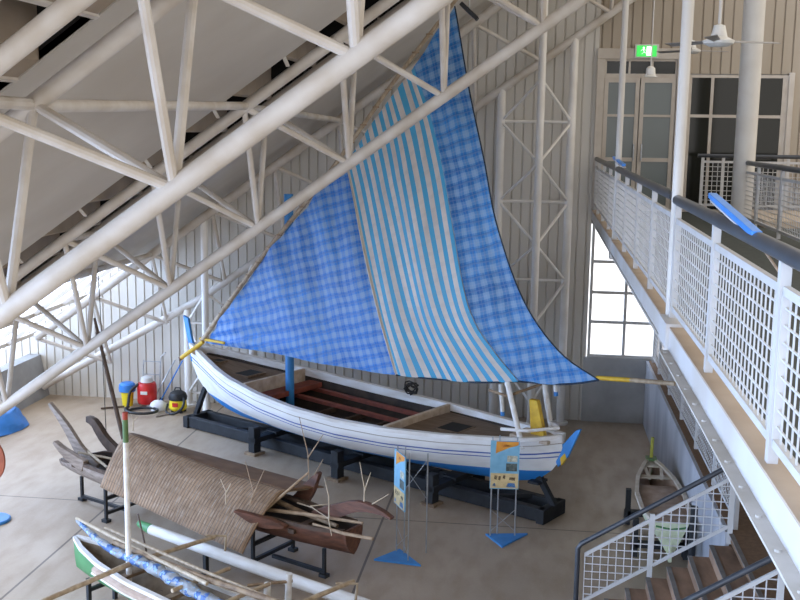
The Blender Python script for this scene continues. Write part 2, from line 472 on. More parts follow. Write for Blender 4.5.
for z in (UP+.03, 6.57, 7.37): f.bx(3.0, 4.95, WY-.045, WY+.005, z-.03, z+.03)
f.build('window_frame', 'frame_tan', w3, smooth=0, world=True)
MB().bx(3.02, 4.92, WY-.03, WY-.015, UP, 7.36).build('pane', 'glass_black', w3, smooth=0, world=True)
# roof lining in bays, recessed vent strips above each truss
def roof_bay(y0, y1, xa, xb):
    m = MB(); t = .09
    m.prism([(xa, zr(xa)), (xb, zr(xb)), (xb, zr(xb)+t), (xa, zr(xa)+t)], 1, y0, y1)
    return m
struct('ceiling', roof_bay(2.6, 6.80, -5.6, 0.4), 'roof', smooth=0)
struct('ceiling', roof_bay(8.22, 14.0, -8.4, XR), 'roof', smooth=0)
struct('ceiling', roof_bay(16.0, WY, -8.75, XR), 'roof', smooth=0)
def vent(y0, y1, xa, xb, bw=.10, fl=True):
    o = setting('ceiling_vent', (xa, y0, zr(xa)))
    up = .55; lid = MB(); x = xa
    # ribbed lid
    ys = []; y = y0-.05
    while y < y1+.05:
        ys += [(y, 0), (y+.11, 0), (y+.13, .03), (y+.16, .03), (y+.18, 0)]; y += .18
    lid.grid([[Vector((q, yy, zr(q)+up+dz)) for yy, dz in ys] for q in (xa, xb)])
    lid.build('lid', 'lid', o, smooth=0, world=True)
    sides = MB()
    for yy in (y0-.06, y1+.02):
        sides.prism([(xa, zr(xa)+.02), (xb, zr(xb)+.02), (xb, zr(xb)+up+.06), (xa, zr(xa)+up+.06)], 1, yy, yy+.04)
    sides.build('side_board', 'dark', o, smooth=0, world=True)  # boards coloured black to paint the shade of the vent recess
    x = -10.42
    while x < xb:
        if x > xa:
            q = MB().prism([(x-bw, zr(x-bw)+.01), (x+bw, zr(x+bw)+.01), (x+bw, zr(x+bw)+up-.02), (x-bw, zr(x-bw)+up-.02)], 1, y0, y1).build('baffle', 'baffle', o, smooth=0, world=True)
            if fl: MB().prism([(x-.12, zr(x-.12)-.01), (x-.09, zr(x-.09)-.01), (x-.09, zr(x-.09)+.04), (x-.12, zr(x-.12)+.04)], 1, y0-.03, y1+.03).build('baffle_flange', 'white', q, smooth=0, world=True)
        x += .70
def brackets(y, sg, x0, x1, nm):
    o = setting('trim_%d' % nm, (x0, y, zr(x0))); x = x0
    while x < x1:
        MB().beam((x, y, zr(x)+.02), (x+.02, y+sg*.16, zr(x)-.10), .05, .02).build('bracket', 'white', o, smooth=0, world=True); x += .98
brackets(14.0, 1, -9.3, -.5, 5); brackets(15.97, -1, -9.3, -.5, 6)
vent(6.82, 8.20, -5.6, 1.0)
vent(14.02, 15.98, -9.8, 1.0, .02, False)
# translucent eave glazing with rafters in the far bays
for i, (y0, y1) in enumerate(((8.80, 13.72), (13.9, 15.6), (16.0, WY-.02))):
    if i == 0: continue
    g = setting('window_%d' % (i+3), (-10, y0, zr(-10)))
    MB().prism([(-11.5, zr(-11.5)+.05), (-8.8, zr(-8.8)+.05), (-8.8, zr(-8.8)+.07), (-11.5, zr(-11.5)+.07)], 1, y0, y1).build('pane', 'skylight', g, smooth=0, world=True)
    fr = MB(); k = max(2, round((y1-y0)/1.2))
    for j in range(k+1):
        yy = lerp(y0+.04, y1-.04, j/k)
        fr.beam((-11.5, yy, zr(-11.5)), (-8.75, yy, zr(-8.75)), .05, .08)
    for xx in (-11.4, -10.1, -8.8): fr.beam((xx, y0, zr(xx)), (xx, y1, zr(xx)), .06, .08)
    fr.build('window_frame', 'white', g, smooth=0, world=True)

# ------------------------------------------------------------------ roof trusses (triangular, tubular)
NODES = [-1.36-1.35*k for k in range(-2, 8)]
def truss(name, label, yb, yts, xmin, xmax, xlo, lowpts=None, xhi=3.6, rb=.085, rt=.08, dx=0, zo=0):
    t = thing(name, label, 'roof truss', (xlo, yb, max(0, zb(xlo))), 0, 'white tubular roof trusses')
    pts = lowpts or [(xlo, yb, zb(xlo)), (xhi, yb, zb(xhi))]
    tb('bottom_chord', pts, rb, 'white', t, 16, True)
    for y in yts: tb('top_chord', [(xlo+.2, y, zt(xlo+.2, zo)), (xhi, y, zt(xhi, zo))], rt, 'white', t, 16, True)
    for x in NODES:
        x += dx; xt = x-.02
        if not (xmin <= x <= xmax): continue
        for y in yts:
            B = Vector((x, yb, zb(x)))
            tb('brace', [B, (xt, y, zt(xt, zo))], .042, 'white', t, 10, True)
            x2 = xt-1.35
            tb('brace', [B, (x2, y, zt(x2, zo))], .042, 'white', t, 10, True)
        if len(yts) > 1: tb('top_strut', [(xt, yts[0], zt(xt, zo)), (xt, yts[1], zt(xt, zo))], .05, 'white', t, 10, True)
    return t
truss('roof_truss', 'nearest and thickest white tubular roof truss, crossing the upper left', 7.5, (6.9, 8.1), -5.5, .2, -7.6, dx=.05, zo=-.05)
truss('roof_truss', 'middle white tubular roof truss passing right in front of the blue sail', 15.0, (14.4, 15.6), -8.2, 1.4, -10.4, zo=.10)
truss('roof_truss', 'farthest white tubular roof truss, running close along the ribbed back wall', 22.2, (21.4,), -9.6, 1.4, -11.0,
      [(-11.1, 22.2, .28), (-7.5, 22.2, 2.34), (-6.3, 22.2, zb(-6.3)), (3.6, 22.2, zb(3.6))], rt=.09)
for x, y0, y1, lab in ((-4.05, 8.1, 14.4, 'long level white roof tube bridging the nearest and middle trusses'),
                       (-4.08, 15.6, 21.4, 'short visible white roof tube between middle and farthest trusses, near the sail edge'),
                       (-8.13, 15.6, 21.4, 'low white roof tube near the eave between middle and farthest trusses')):
    tag(MB().tube([(x, y0, zt(x, -.05 if y0 < 10 else .1)), (x, y1, zt(x, .1 if y0 < 10 else 0))], .055, 14).build('purlin', 'white'), lab, 'roof tube', 'roof tubes between trusses')

# lattice columns by the back wall
def lattice(label, xc, xo1, xo2, yf, yb, nodes_z, step):
    t = thing('lattice_column', label, 'column', (xc, yf, 0), 0, 'white lattice columns')
    tb('front_tube', [(xc, yf, 0), (xc, yf, zt(xc)-.05)], .075, 'lattice', t, 16, True)
    for x in (xo1, xo2): tb('rear_tube', [(x, yb, 0), (x, yb, zb(x))], .085, 'lattice', t, 16, True)
    MB().lathe([(.0, 0), (.2, 0), (.2, .05), (.1, .09), (.08, .25), (0, .25)], (xc, yf, 0)).build('base_plate', 'lattice', t, world=True)
    for x in (xo1, xo2): MB().lathe([(.0, 0), (.17, 0), (.17, .05), (0, .05)], (x, yb, 0)).build('base_plate', 'lattice', t, world=True)
    z = nodes_z
    while z < zb(xo2)-.1:
        if z < zb(xo1)-.1: tb('tie', [(xo1, yb, z), (xo2, yb, z)], .03, 'lattice', t, 8, True)
        for xo in (xo1, xo2):
            if z > zb(xo): continue
            for dz in (-step/2, step/2):
                if z+dz > .1 and z+dz < zt(xc): tb('brace', [(xo, yb, z), (xc, yf, z+dz)], .028, 'lattice', t, 8, True)
        z += step
    return t
lattice('tall white lattice column with X bracing behind the sail, left of the bright window', .0, -.81, .64, 21.4, 22.2, 1.459, 1.65)
lattice('short white lattice column behind the bow of the big boat', -6.98, -7.64, -6.15, 21.45, 22.2, .3, 1.6)
# round posts of the upper level
def post_col(label, x, y, r, z0, z1):
    return tag(MB().lathe([(0, z0), (r, z0), (r, z1), (0, z1)], (x, y, 0), 28).build('round_column', 'whitecol'), label, 'column', 'round white columns of the upper level')
post_col('thin white round column on the walkway edge, nearer one beside the black handrail end', 1.19, 9.3, .046, 4.3, 12)
post_col('thin white round column on the walkway edge in front of the glazed doors', 1.19, 16.3, .046, 4.3, 12)
post_col('thick white round column standing on the upper floor before the dark window', 3.72, 20.0, .19, UP, 11)

# ------------------------------------------------------------------ walkway edge, railings
def railing(label, x, ys, z0, zrail, capA, capB, double=(), mesh=True, r=.045, pw=.06, group=None, sx=-1):
    t = thing('railing', label, 'railing', (x, ys[0], z0), 0, group)
    tb('handrail', [(x, capA, zrail), (x, capB, zrail)], r, 'handrail', t, 14, True)
    for y in ys: MB().bx(x-.026, x+.026, y-pw/2, y+pw/2, z0, zrail-.03).build('post', 'rail_white', t, smooth=0, world=True)
    for a, b in zip(ys, ys[1:]):
        y0, y1 = a+.06, b-.06; zl, zh = z0+.12, zrail-.17
        m = MB()
        m.bx(x-.018, x+.018, y0, y1, zh-.022, zh+.022); m.bx(x-.018, x+.018, y0, y1, zl-.022, zl+.022)
        m.bx(x-.018, x+.018, y0-.012, y0+.012, zl, zh); m.bx(x-.018, x+.018, y1-.012, y1+.012, zl, zh)
        k = round((y1-y0)/.105)
        for j in range(1, k):
            yy = lerp(y0, y1, j/k); m.bx(x-.004, x+.004, yy-.005, yy+.005, zl, zh)
        k = round((zh-zl)/.085)
        for j in range(1, k):
            zz = lerp(zl, zh, j/k); m.bx(x-.005, x+.005, y0, y1, zz-.005, zz+.005)
        for yy, sg in ((y0, 1), (y1, -1)):
            for zz in (zl+.1, (zl+zh)/2, zh-.1): m.bx(x-.01, x+.01, yy-.07 if sg > 0 else yy, yy if sg > 0 else yy+.07, zz-.008, zz+.008)
        m.build('mesh_panel', 'rail_white', t, smooth=0, world=True)
    return t
ed = MB()
e1 = setting('trim_4', (1.1, 2, UP-.3))
MB().bx(1.13, 1.31, 1.6, WY-.2, UP-.012, UP+.004).build('top_flange', 'dusty', e1, smooth=0, world=True)
MB().bx(1.13, 1.16, 1.6, WY-.2, UP-.19, UP-.012).build('web', 'edge_white', e1, smooth=0, world=True)
MB().bx(1.053, 1.30, 1.6, 8.85, UP-.205, UP-.19).build('bottom_flange', 'edge_grey', e1, smooth=0, world=True)
MB().bx(1.12, 1.30, 9.3, WY-.2, UP-.22, UP-.19).build('bottom_flange', 'edge_grey', e1, smooth=0, world=True)
MB().bx(1.10, 1.3, 8.85, 9.35, UP-.17, UP+.03).build('bracket', 'edge_white', e1, smooth=0, world=True)
MB().bx(1.12, 1.3, 16.15, 16.45, UP-.30, UP+.01).build('bracket', 'edge_white', e1, smooth=0, world=True)
bl = MB()
yy = 2.0
while yy < 8.8: bl.lathe([(0, 0), (.016, 0), (.016, .012), (0, .012)], (1.09, yy, UP-.19), 8); yy += .42
bl.build('bolt', 'edge_grey', e1, world=True)
railing('white mesh railing with black round handrail along the near stretch of walkway edge', 1.19, [3.2, 5.2, 7.2, 9.2], UP, 5.64, 1.8, 9.25, group='walkway edge railings')
railing('white mesh railing along the far stretch of walkway edge, beyond the nearer thin column', 1.19, [9.42, 11.06, 12.75, 14.5, 16.25, 17.9, 19.55, 21.2, 22.4], UP, 5.66, 9.5, 22.5, group='walkway edge railings')
railing('white mesh railing with black handrail across the upper floor, right of the thick column', 3.75, [13.4, 15.2, 17.0, 18.8, 20.6], UP, 5.70, 12, 20.7)
# back railing on the raised tan floor (runs along x)
def railing_x(label, y, xs, z0, zrail):
    t = thing('railing', label, 'railing', (xs[0], y, z0), 0)
    tb('handrail', [(xs[0]-.1, y, zrail), (xs[-1]+.1, y, zrail)], .04, 'handrail', t, 12, True)
    for x in xs: MB().bx(x-.03, x+.03, y-.012, y+.012, z0, zrail).build('post', 'rail_white', t, smooth=0, world=True)
    for a, b in zip(xs, xs[1:]):
        zl, zh = z0+.1, zrail-.12; m = MB()
        m.bx(a, b, y-.018, y+.018, zh-.022, zh+.022); m.bx(a, b, y-.018, y+.018, zl-.022, zl+.022)
        k = round((b-a)/.1)
        for j in range(1, k): m.bx(lerp(a, b, j/k)-.006, lerp(a, b, j/k)+.006, y-.006, y+.006, zl, zh)
        for j in range(1, 9): m.bx(a, b, y-.006, y+.006, lerp(zl, zh, j/9)-.006, lerp(zl, zh, j/9)+.006)
        m.build('mesh_panel', 'rail_white', t, smooth=0, world=True)
    return t
struct('floor_ramp', MB().bx(3.95, 8.8, 19.0, 21.9, UP, UP+.12), 'tandeck')
railing_x('distant white mesh railing across the dark window, left of the thick column', 21.8, [3.25, 3.65, 4.05, 4.9, 5.8, 6.7, 7.6], UP+.1, 5.78)
# stair
SY0, SY1 = 9.9, 12.6
st = thing('staircase', 'brown carpeted staircase with grey nosings rising to the lower landing', 'stairs', (1.4, 11.2, 0))
for k in range(9):
    x1 = 2.47-.245*k; z = 1.41-.1567*k
    s_ = MB().bx(x1-.245, x1+.02, SY0+.03, SY1-.03, max(0, z-.1567-.16), z-.1567).build('step', 'tread', st, smooth=0, world=True)
    MB().bx(x1-.255, x1-.20, SY0+.035, SY1-.035, z-.1567-.012, z-.1567+.006).build('nosing', 'nosing', s_, smooth=0, world=True)
MB().bx(2.445, 2.50, SY0+.035, SY1-.035, 1.40, 1.416).build('nosing', 'nosing', st, smooth=0, world=True)
SL = .64
def stair_rail(label, y, x0, x1, xend_z, posts):
    zr_ = lambda x: 1.131+SL*(x-.646)
    t = thing('stair_railing', label, 'railing', (x0, y, 0), 0, 'stair railings')
    tb('handrail', [(x0, y, 0), (x0, y, zr_(x0)-.04), (x0+.04, y, zr_(x0+.04)), (x1, y, zr_(x1))], .032, 'handrail', t, 12, True)
    for x in posts: MB().bx(x-.03, x+.03, y-.014, y+.014, zr_(x)-1.02, zr_(x)-.10).build('post', 'rail_white', t, smooth=0, world=True)
    ends = [x0+.06]+posts
    for a, b in zip(ends, ends[1:]):
        a += .03; b -= .03; up, lo = -.17, -.78
        m = MB()
        for q in (up, lo): m.beam((a, y, zr_(a)+q), (b, y, zr_(b)+q), .03, .04)
        k = round((b-a)/.1)
        for j in range(0, k+1):
            x = lerp(a, b, j/k); m.bx(x-.006, x+.006, y-.006, y+.006, zr_(x)+lo, zr_(x)+up)
        z = .4
        while z < 2.4:                                   # level wires, clipped by the sloping frame
            xa = max(a, (z-up-1.131)/SL+.646); xb = min(b, (z-lo-1.131)/SL+.646)
            if xb-xa > .05: m.bx(xa, xb, y-.005, y+.005, z-.006, z+.006)
            z += .1
        m.build('mesh_panel', 'rail_white', t, smooth=0, world=True)
    return t
stair_rail('white mesh stair railing with black handrail in front of the small pale boat', SY1, .646, 2.40, 0, [1.53, 2.46])
stair_rail('nearer white mesh stair railing at the bottom right corner of the view', SY0, .646, 2.40, 0, [1.53, 2.44])
# landing railing on the retaining wall
railing('white mesh railing standing on the grey concrete retaining wall under the walkway', 2.55, [12.75, 14.4, 16.1, 17.8, 19.5, 21.2, 22.3], 1.41, 2.42, 12.75, 22.3)
railing('white mesh railing at the near side of the stair head', 2.62, [8.3, 9.85], 1.41, 2.42, 8.3, 9.85)

# ------------------------------------------------------------------ the big sailing boat (local x: bow to stern, -y: towards the viewer)
BOAT_A = math.atan2(-4.5, 7.7)
boat = thing('sailing_boat', 'large white wooden sailing boat with huge blue and striped sail on a black cradle', 'boat', (-7.1, 20.84, 0), BOAT_A)
ST = [(0.0, .05, 1.74, 1.36, 1.2), (.12, .10, 1.72, 1.10, 1.2), (.3, .17, 1.69, .90, 1.25), (.6, .31, 1.64, .68, 1.35), (1, .48, 1.58, .52, 1.5), (1.5, .68, 1.50, .42, 1.75), (2, .85, 1.44, .39, 2.0),
      (3, 1.07, 1.34, .37, 2.4), (4, 1.17, 1.27, .37, 2.6), (5, 1.17, 1.24, .37, 2.6), (6, 1.06, 1.24, .38, 2.3), (7, .82, 1.27, .41, 1.9),
      (7.5, .66, 1.30, .45, 1.7), (8, .50, 1.33, .50, 1.5), (8.4, .36, 1.37, .60, 1.35), (8.65, .22, 1.41, .80, 1.2), (8.85, .06, 1.45, 1.08, 1.1)]
def station(s, side, n, inset=0.0, drop=0.0):
    b, zs, zk, q = tab(ST, s); b = max(.01, b-inset); zs -= drop; zk += inset*.6
    out = []
    for i in range(n+1):
        t = i/n
        out.append(Vector((s, side*b*(1-t**q)**.85, lerp(zs, zk, t))))
    return out
SS = [i*8.85/48 for i in range(49)]
hm = MB()
for side in (-1, 1):
    rows = [station(s, side, 14) for s in SS]
    uvs = []
    for r_ in rows:
        d = 0; q = []
        for i, v in enumerate(r_):
            if i: d += (v-r_[i-1]).length
            q.append((v.x, d))
        uvs.append(q)
    hm.grid(rows, uvs)
hull = hm.build('hull', 'hull', boat, smooth=50)
# inside skin and rail cap
im = MB()
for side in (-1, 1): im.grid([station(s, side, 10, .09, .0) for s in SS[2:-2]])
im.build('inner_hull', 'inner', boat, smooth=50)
cap = MB()
for side in (-1, 1):
    top = [station(s, side, 1)[0]+Vector((0, side*.012, .012)) for s in SS]
    inn = [station(s, side, 1, .10)[0]+Vector((0, 0, .012)) for s in SS]
    lowi = [v-Vector((0, 0, .20)) for v in inn]; lowo = [v-Vector((0, 0, .06)) for v in top]
    cap.grid([lowo, top, inn, lowi])
cap.build('gunwale', 'hullwhite', boat, smooth=30)
def deck(s0, s1, dz, mat, name, hole=None):
    m = MB(); k = max(2, int((s1-s0)/.1)); rows = []
    for i in range(k+1):
        s = lerp(s0, s1, i/k); b, zs = tab(ST, s)[:2]; b = max(.02, b-.09)
        rows.append([Vector((s, b*u, zs-dz+.03*(1-u*u))) for u in (-1, -.6, -.2, .2, .6, 1)])
    m.grid(rows); return m.build(name, mat, boat)
deck(.25, 2.45, .16, 'deckwood', 'fore_deck'); deck(5.95, 8.6, .13, 'deckwood', 'aft_deck')
fbm = []
for i in range(37):
    s = 2.4+.1*i; b, zs, zk, q = tab(ST, s); y = b*(1-((zs-.68)/(zs-zk))**q)**.85-.08
    fbm.append([Vector((s, u*y, .68)) for u in (-1, 0, 1)])
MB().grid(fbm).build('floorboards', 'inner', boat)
def thwart(s, w, h, dz, mat, name):
    b, zs = tab(ST, s)[:2]
    return MB().bx(s-w/2, s+w/2, -b+.12, b-.12, zs-dz-h, zs-dz).build(name, mat, boat, bevel=.008)
thwart(2.45, .07, .34, -.02, 'palewood', 'bulkhead'); thwart(2.72, .34, .10, .18, 'redbeam', 'mast_thwart'); thwart(5.95, .08, .30, -.02, 'palewood', 'bulkhead')
for y, z in ((.22, .98), (.78, 1.0), (-.62, .98)):
    MB().beam((2.7, y, z+.06), (5.92, y*.95, z-.02), .10, .07).build('stringer', 'redbeam', boat, bevel=.006)
for s in (3.4, 4.1, 4.8, 5.4): 
    MB().beam((s, -.78, .76), (s, .78, .76), .07, .09).build('floor_beam', 'darkwood', boat)
def hatch(s, l, w, dz):
    b, zs = tab(ST, s)[:2]; z = zs-dz+.034
    h = MB().bx(s-l/2-.04, s+l/2+.04, -w/2-.04, w/2+.04, z-.02, z+.012).build('hatch_rim', 'deckwood', boat)
    MB().bx(s-l/2, s+l/2, -w/2, w/2, z+.004, z+.016).build('hatch_shade_plate', 'dark', h)  # black plate laid on the rim, painting the shade inside the hatch
hatch(1.72, .36, .44, .16); hatch(6.75, .42, .46, .13); hatch(.85, .2, .16, .16)
tb('mast', [(2.85, 0, .5), (2.83, 0, 4.98)], .085, 'blue_mast', boat, 16)
# painted fins at bow and stern
MB().prism([(-.21, 2.30), (-.06, 2.26), (.04, 1.85), (.14, 1.62), (.12, 1.42), (.02, 1.34), (-.03, 1.60)], 1, -.03, .03).build('bow_fin', 'blue', boat, bevel=.008)
MB().prism([(9.16, 1.60), (9.07, 1.56), (8.86, 1.30), (8.80, 1.30), (8.74, .98), (8.78, .90), (8.95, 1.10)], 1, -.03, .03).build('stern_fin', 'blue', boat, bevel=.008)
MB().prism([(8.82, 1.06), (8.90, 1.16), (8.93, 1.08), (8.84, .94)], 1, -.036, .036).build('stern_emblem', 'yellow', boat)
MB().prism([(8.22, 1.93), (8.37, 1.93), (8.56, 1.22), (8.28, 1.22)], 1, -.05, .05).build('rudder_head', 'yellow', boat, bevel=.01)
MB().bx(8.0, 8.7, -.26, .26, 1.30, 1.36).build('stern_platform', 'palewood', boat, bevel=.01)
tb('stern_rail', [(7.9, -.36, 1.44), (8.40, -.34, 1.50), (8.75, 0, 1.54), (8.40, .34, 1.50)], .028, 'hullwhite', boat, 8)
tb('gallows_leg', [(8.30, -.33, 1.18), (7.95, -.30, 2.22)], .045, 'hullwhite', boat, 12)
tb('gallows_leg', [(8.46, .35, 1.25), (8.24, .35, 2.22)], .045, 'hullwhite', boat, 12)
tb('gallows_bar', [(7.55, -.20, 2.0), (7.95, -.28, 1.98), (8.24, .35, 2.12)], .025, 'spar', boat, 8)
for x, y, z0, z1 in ((7.42, .35, 1.48, 1.98), (8.40, .40, 1.98, 2.4)):
    p_ = tb('hanging_peg', [(x, y, z1), (x+.06, y, z0)], .035, 'hullwhite', boat, 10)
    tb('peg_tip', [(x+.058, y, z0+.03), (x+.062, y, z0-.04)], .037, 'blue', p_, 10)
OFF = -.12
def belly(s, z):
    return OFF-.15*math.exp(-((s-6.2)/2.0)**2-((z-3.2)/1.5)**2)-.04*math.sin(3.1*s+1.7*z)*min(1, max(0, (8-z)/3))
YARD = [(.24, 1.58), (1.47, 2.93), (2.45, 3.95), (3.97, 5.42), (5.44, 7.02), (6.72, 8.32)]
tb('yard', [(*[crv([(a, OFF-.02, b) for a, b in YARD], i/24)],)[0] for i in range(25)], [lerp(.05, .03, i/24) for i in range(25)], 'bamboo', boat, 10)
LUFF = [(.57, 1.83), (1.47, 2.86), (2.45, 3.9), (4.33, 5.62)]
HEAD = [(4.33, 5.62), (5.44, 6.84), (5.82, 7.24)]
ML = [(4.33, 5.62), (4.74, 4.35), (5.16, 3.23), (5.63, 1.96)]
MR = [(5.82, 7.24), (6.14, 6.54), (6.41, 5.72), (6.74, 4.58), (7.18, 3.28), (7.63, 2.67), (8.08, 2.22)]
LEECH = [(6.64, 8.18), (6.97, 6.85), (7.3, 5.74), (7.58, 4.72), (8.13, 3.55), (8.79, 2.83), (9.5, 2.47)]
FOOT = [(.57, 1.83), (1.74, 1.87), (2.97, 1.88), (4.6, 1.89), (5.63, 1.96)]
def c2(t, p):
    v = crv([(a, b, 0) for a, b in p], t); return v.x, v.y
def panel(name, mat, fn, nu, nv, metric, wr=0):
    rows, uvs = [], []
    for j in range(nv+1):
        row, uv = [], []
        for i in range(nu+1):
            u, v = i/nu, j/nv; s, z = fn(u, v); y = belly(s, z)
            if wr: y += wr(u, v, s, z)
            row.append(Vector((s, y, z))); uv.append((s*.96+z*.28, z*.96-s*.28) if metric else (u, v))
        rows.append(row); uvs.append(uv)
    return MB().grid(rows, uvs).build(name, mat, boat, smooth=180)
def f_left(u, v):
    # v from head to foot, u from the luff to the first seam
    a = c2(1-v, LUFF); b = c2(v, ML); s, z = lerp(a[0], b[0], u), lerp(a[1], b[1], u)
    zf = c2(u, FOOT)
    k = v**4
    return lerp(s, zf[0], k), lerp(z, zf[1], k)
def wr_left(u, v, s, z):
    ang = math.atan2(z-1.6, s+.4); rr = math.hypot(z-1.6, s+.4)
    return .034*math.sin(ang*42+rr*1.5)*max(0, 1-rr/5.5)+.035*math.sin((s-4.3)*9+z*2)*math.exp(-((z-4.5)/1.3)**2)+.015*math.sin(s*4+z*11)*math.exp(-((z-2.2)/.5)**2)
def f_mid(u, v):
    a, b = c2(v, ML), c2(v, MR); h = c2(u, HEAD); s, z = lerp(a[0], b[0], u), lerp(a[1], b[1], u)
    hs, hz = lerp(ML[0][0], MR[0][0], u), lerp(ML[0][1], MR[0][1], u)
    k = max(0, 1-v*4); s += (h[0]-hs)*k; z += (h[1]-hz)*k
    return s, z-.05*math.sin(PI*u)*v**6
def f_right(u, v):
    a, b = c2(v, MR), c2(v, LEECH); s, z = lerp(a[0], b[0], u), lerp(a[1], b[1], u)
    return s, z-.06*math.sin(PI*u)*v**6
panel('sail_panel', 'plaid', f_left, 40, 48, True, wr_left)['label'] = 'plaid blue sail panel at the bow end'
panel('sail_panel', 'stripe', f_mid, 40, 40, False, lambda u, v, s, z: .025*math.sin(u*15+v*3)*(.3+v))['label'] = 'white and light blue striped sail panel'
panel('sail_panel', 'plaid2', f_right, 20, 40, True, lambda u, v, s, z: .03*math.sin(u*8+v*2)*math.sin(PI*u))['label'] = 'deeper blue plaid sail panel at the free edge'
def edge(fn, k=40): return [Vector((s, belly(s, z), z)) for s, z in (fn(i/k) for i in range(k+1))]
tb('hem_rope', edge(lambda t: c2(t, LEECH)), .012, 'hem', boat, 6)
tb('hem_rope', edge(lambda t: f_mid(t, 1))+edge(lambda t: f_right(t, 1)), .016, 'hem', boat, 6)
tb('seam', edge(lambda t: c2(t, ML)), .014, 'cream', boat, 6)
# lashings along the yard
for i in range(1, 22):
    v = crv([(a, OFF-.02, b) for a, b in YARD], i/23)
    MB().lathe([(.055, -.012), (.06, 0), (.055, .012)], v, 10).build('lashing', 'stick', boat)
tb('boom', [(9.44, OFF, 2.49), (10.0, OFF, 2.545)], .035, 'yellow', boat, 10); tb('boom_end', [(10.0, OFF, 2.545), (10.70, OFF, 2.60)], .035, 'bamboo', boat, 10)
tb('bow_pole', [(.02, -.30, 1.46), (.57, OFF-.05, 1.86)], .045, 'yellow', boat, 10); tb('bow_pole', [(.42, OFF, 1.90), (1.2, OFF-.05, 1.92)], .03, 'yellow', boat, 10)
tb('bow_pole_end', [(.0, -.31, 1.445), (.03, -.295, 1.467)], .048, 'redwood', boat, 10)
pts = []
for i in range(60):
    a = i*.55; pts.append((5.0+.12*math.cos(a)+.05*math.sin(i*.9), 1.05+.05*math.sin(i*1.3), 1.38+.10*math.sin(a)+.03*math.cos(i*.7)))
tag(MB().tube([boat.matrix_basis @ Vector(p) if False else wm(boat) @ Vector(p) for p in pts], .014, 6).build('rope_coil', 'rope'), 'dark tangled rope coil on the far gunwale under the striped sail', 'rope')

# cradle of the big boat
cr = thing('boat_cradle', 'long black timber cradle carrying the big white sailing boat', 'cradle', (-7.1, 20.84, 0), BOAT_A)
for y in (-.24, .28): MB().beam((.12, y, .13), (8.7, y, .13), .13, .22).build('runner', 'timber_black', cr, bevel=.01)
for x in (.16, 8.66): MB().bx(x-.07, x+.07, -.34, .38, .0, .24).build('end_beam', 'timber_black', cr, bevel=.01)
for x, y0 in ((2.55, .62), (4.75, .72), (6.8, .66)):
    b = MB(); b.bx(x-.10, x+.10, -y0-.14, y0+.14, .24, .34)
    b.build('cross_beam', 'timber_black', cr, bevel=.01)
    for sg in (-1, 1):
        MB().bx(x-.08, x+.08, sg*(y0+.05)-.09, sg*(y0+.05)+.09, 0, .54).build('upright', 'timber_black', cr, bevel=.01)
        MB().bx(x-.14, x+.14, sg*(y0+.05)-.14, sg*(y0+.05)+.14, 0, .05).build('foot_block', 'spar', cr)
    MB().bx(x-.14, x+.14, -.22, .22, .30, .365).build('keel_block', 'timber_black', cr)
MB().beam((.12, 0, .22), (.42, 0, .84), .09, .09).build('prop', 'timber_black', cr)
MB().beam((8.72, .02, .22), (8.42, .02, .66), .09, .09).build('prop', 'timber_black', cr)
MB().bx(8.30, 8.50, -.14, .16, .56, .60).build('saddle', 'timber_black', cr)
for x in (1.6, 3.6, 5.8, 7.7): MB().beam((x, -.24, .22), (x+.5, .28, .22), .07, .07).build('brace', 'timber_black', cr)

# ------------------------------------------------------------------ the dugout canoe under the mat awning
CA = R(-27)
can = thing('dugout_canoe', 'red brown and weathered dugout canoe with upturned horns and woven mat awning', 'canoe', (-7.75, 16.2, 0), CA)
CT = [(0, .10, .66, .50), (.25, .20, .70, .46), (.6, .33, .80, .43), (1.2, .46, .84, .40), (2.5, .52, .82, .40), (3.8, .50, .83, .40), (5.0, .42, .84, .42), (5.7, .30, .82, .44), (6.05, .20, .84, .46)]
def cst(s, side, n, ins=0, ext=0):
    b, zs, zk = tab(CT, s); b -= ins; zk += ins
    rake = 0
    return [Vector((s, side*b*(1-(i/n)**2.2)**.8, lerp(zs, zk, i/n))) for i in range(n+1)]
CSS = [i*6.05/30 for i in range(31)]
def canoe_skin(a, b, mat, name, ins=0):
    m = MB()
    rng = [s for s in CSS if a-1e-6 <= s <= b+1e-6]
    for side in (-1, 1): m.grid([cst(s, side, 9, ins) for s in rng])
    return m.build(name, mat, can, smooth=50)
canoe_skin(0, 3.03, 'greywood', 'hull_side'); canoe_skin(3.02, 6.06, 'redwood', 'hull')
canoe_skin(0, 6.06, 'inner', 'inner_hull', .05)
capm = MB()
for side in (-1, 1):
    o_ = [cst(s, side, 1)[0] for s in CSS]; i_ = [cst(s, side, 1, .05)[0] for s in CSS]
    capm.grid([[v-Vector((0, 0, .03)) for v in o_], [v+Vector((0, 0, .02)) for v in o_], [v+Vector((0, 0, .02)) for v in i_], [v-Vector((0, 0, .03)) for v in i_]])
capm.build('gunwale', 'darkwood', can)
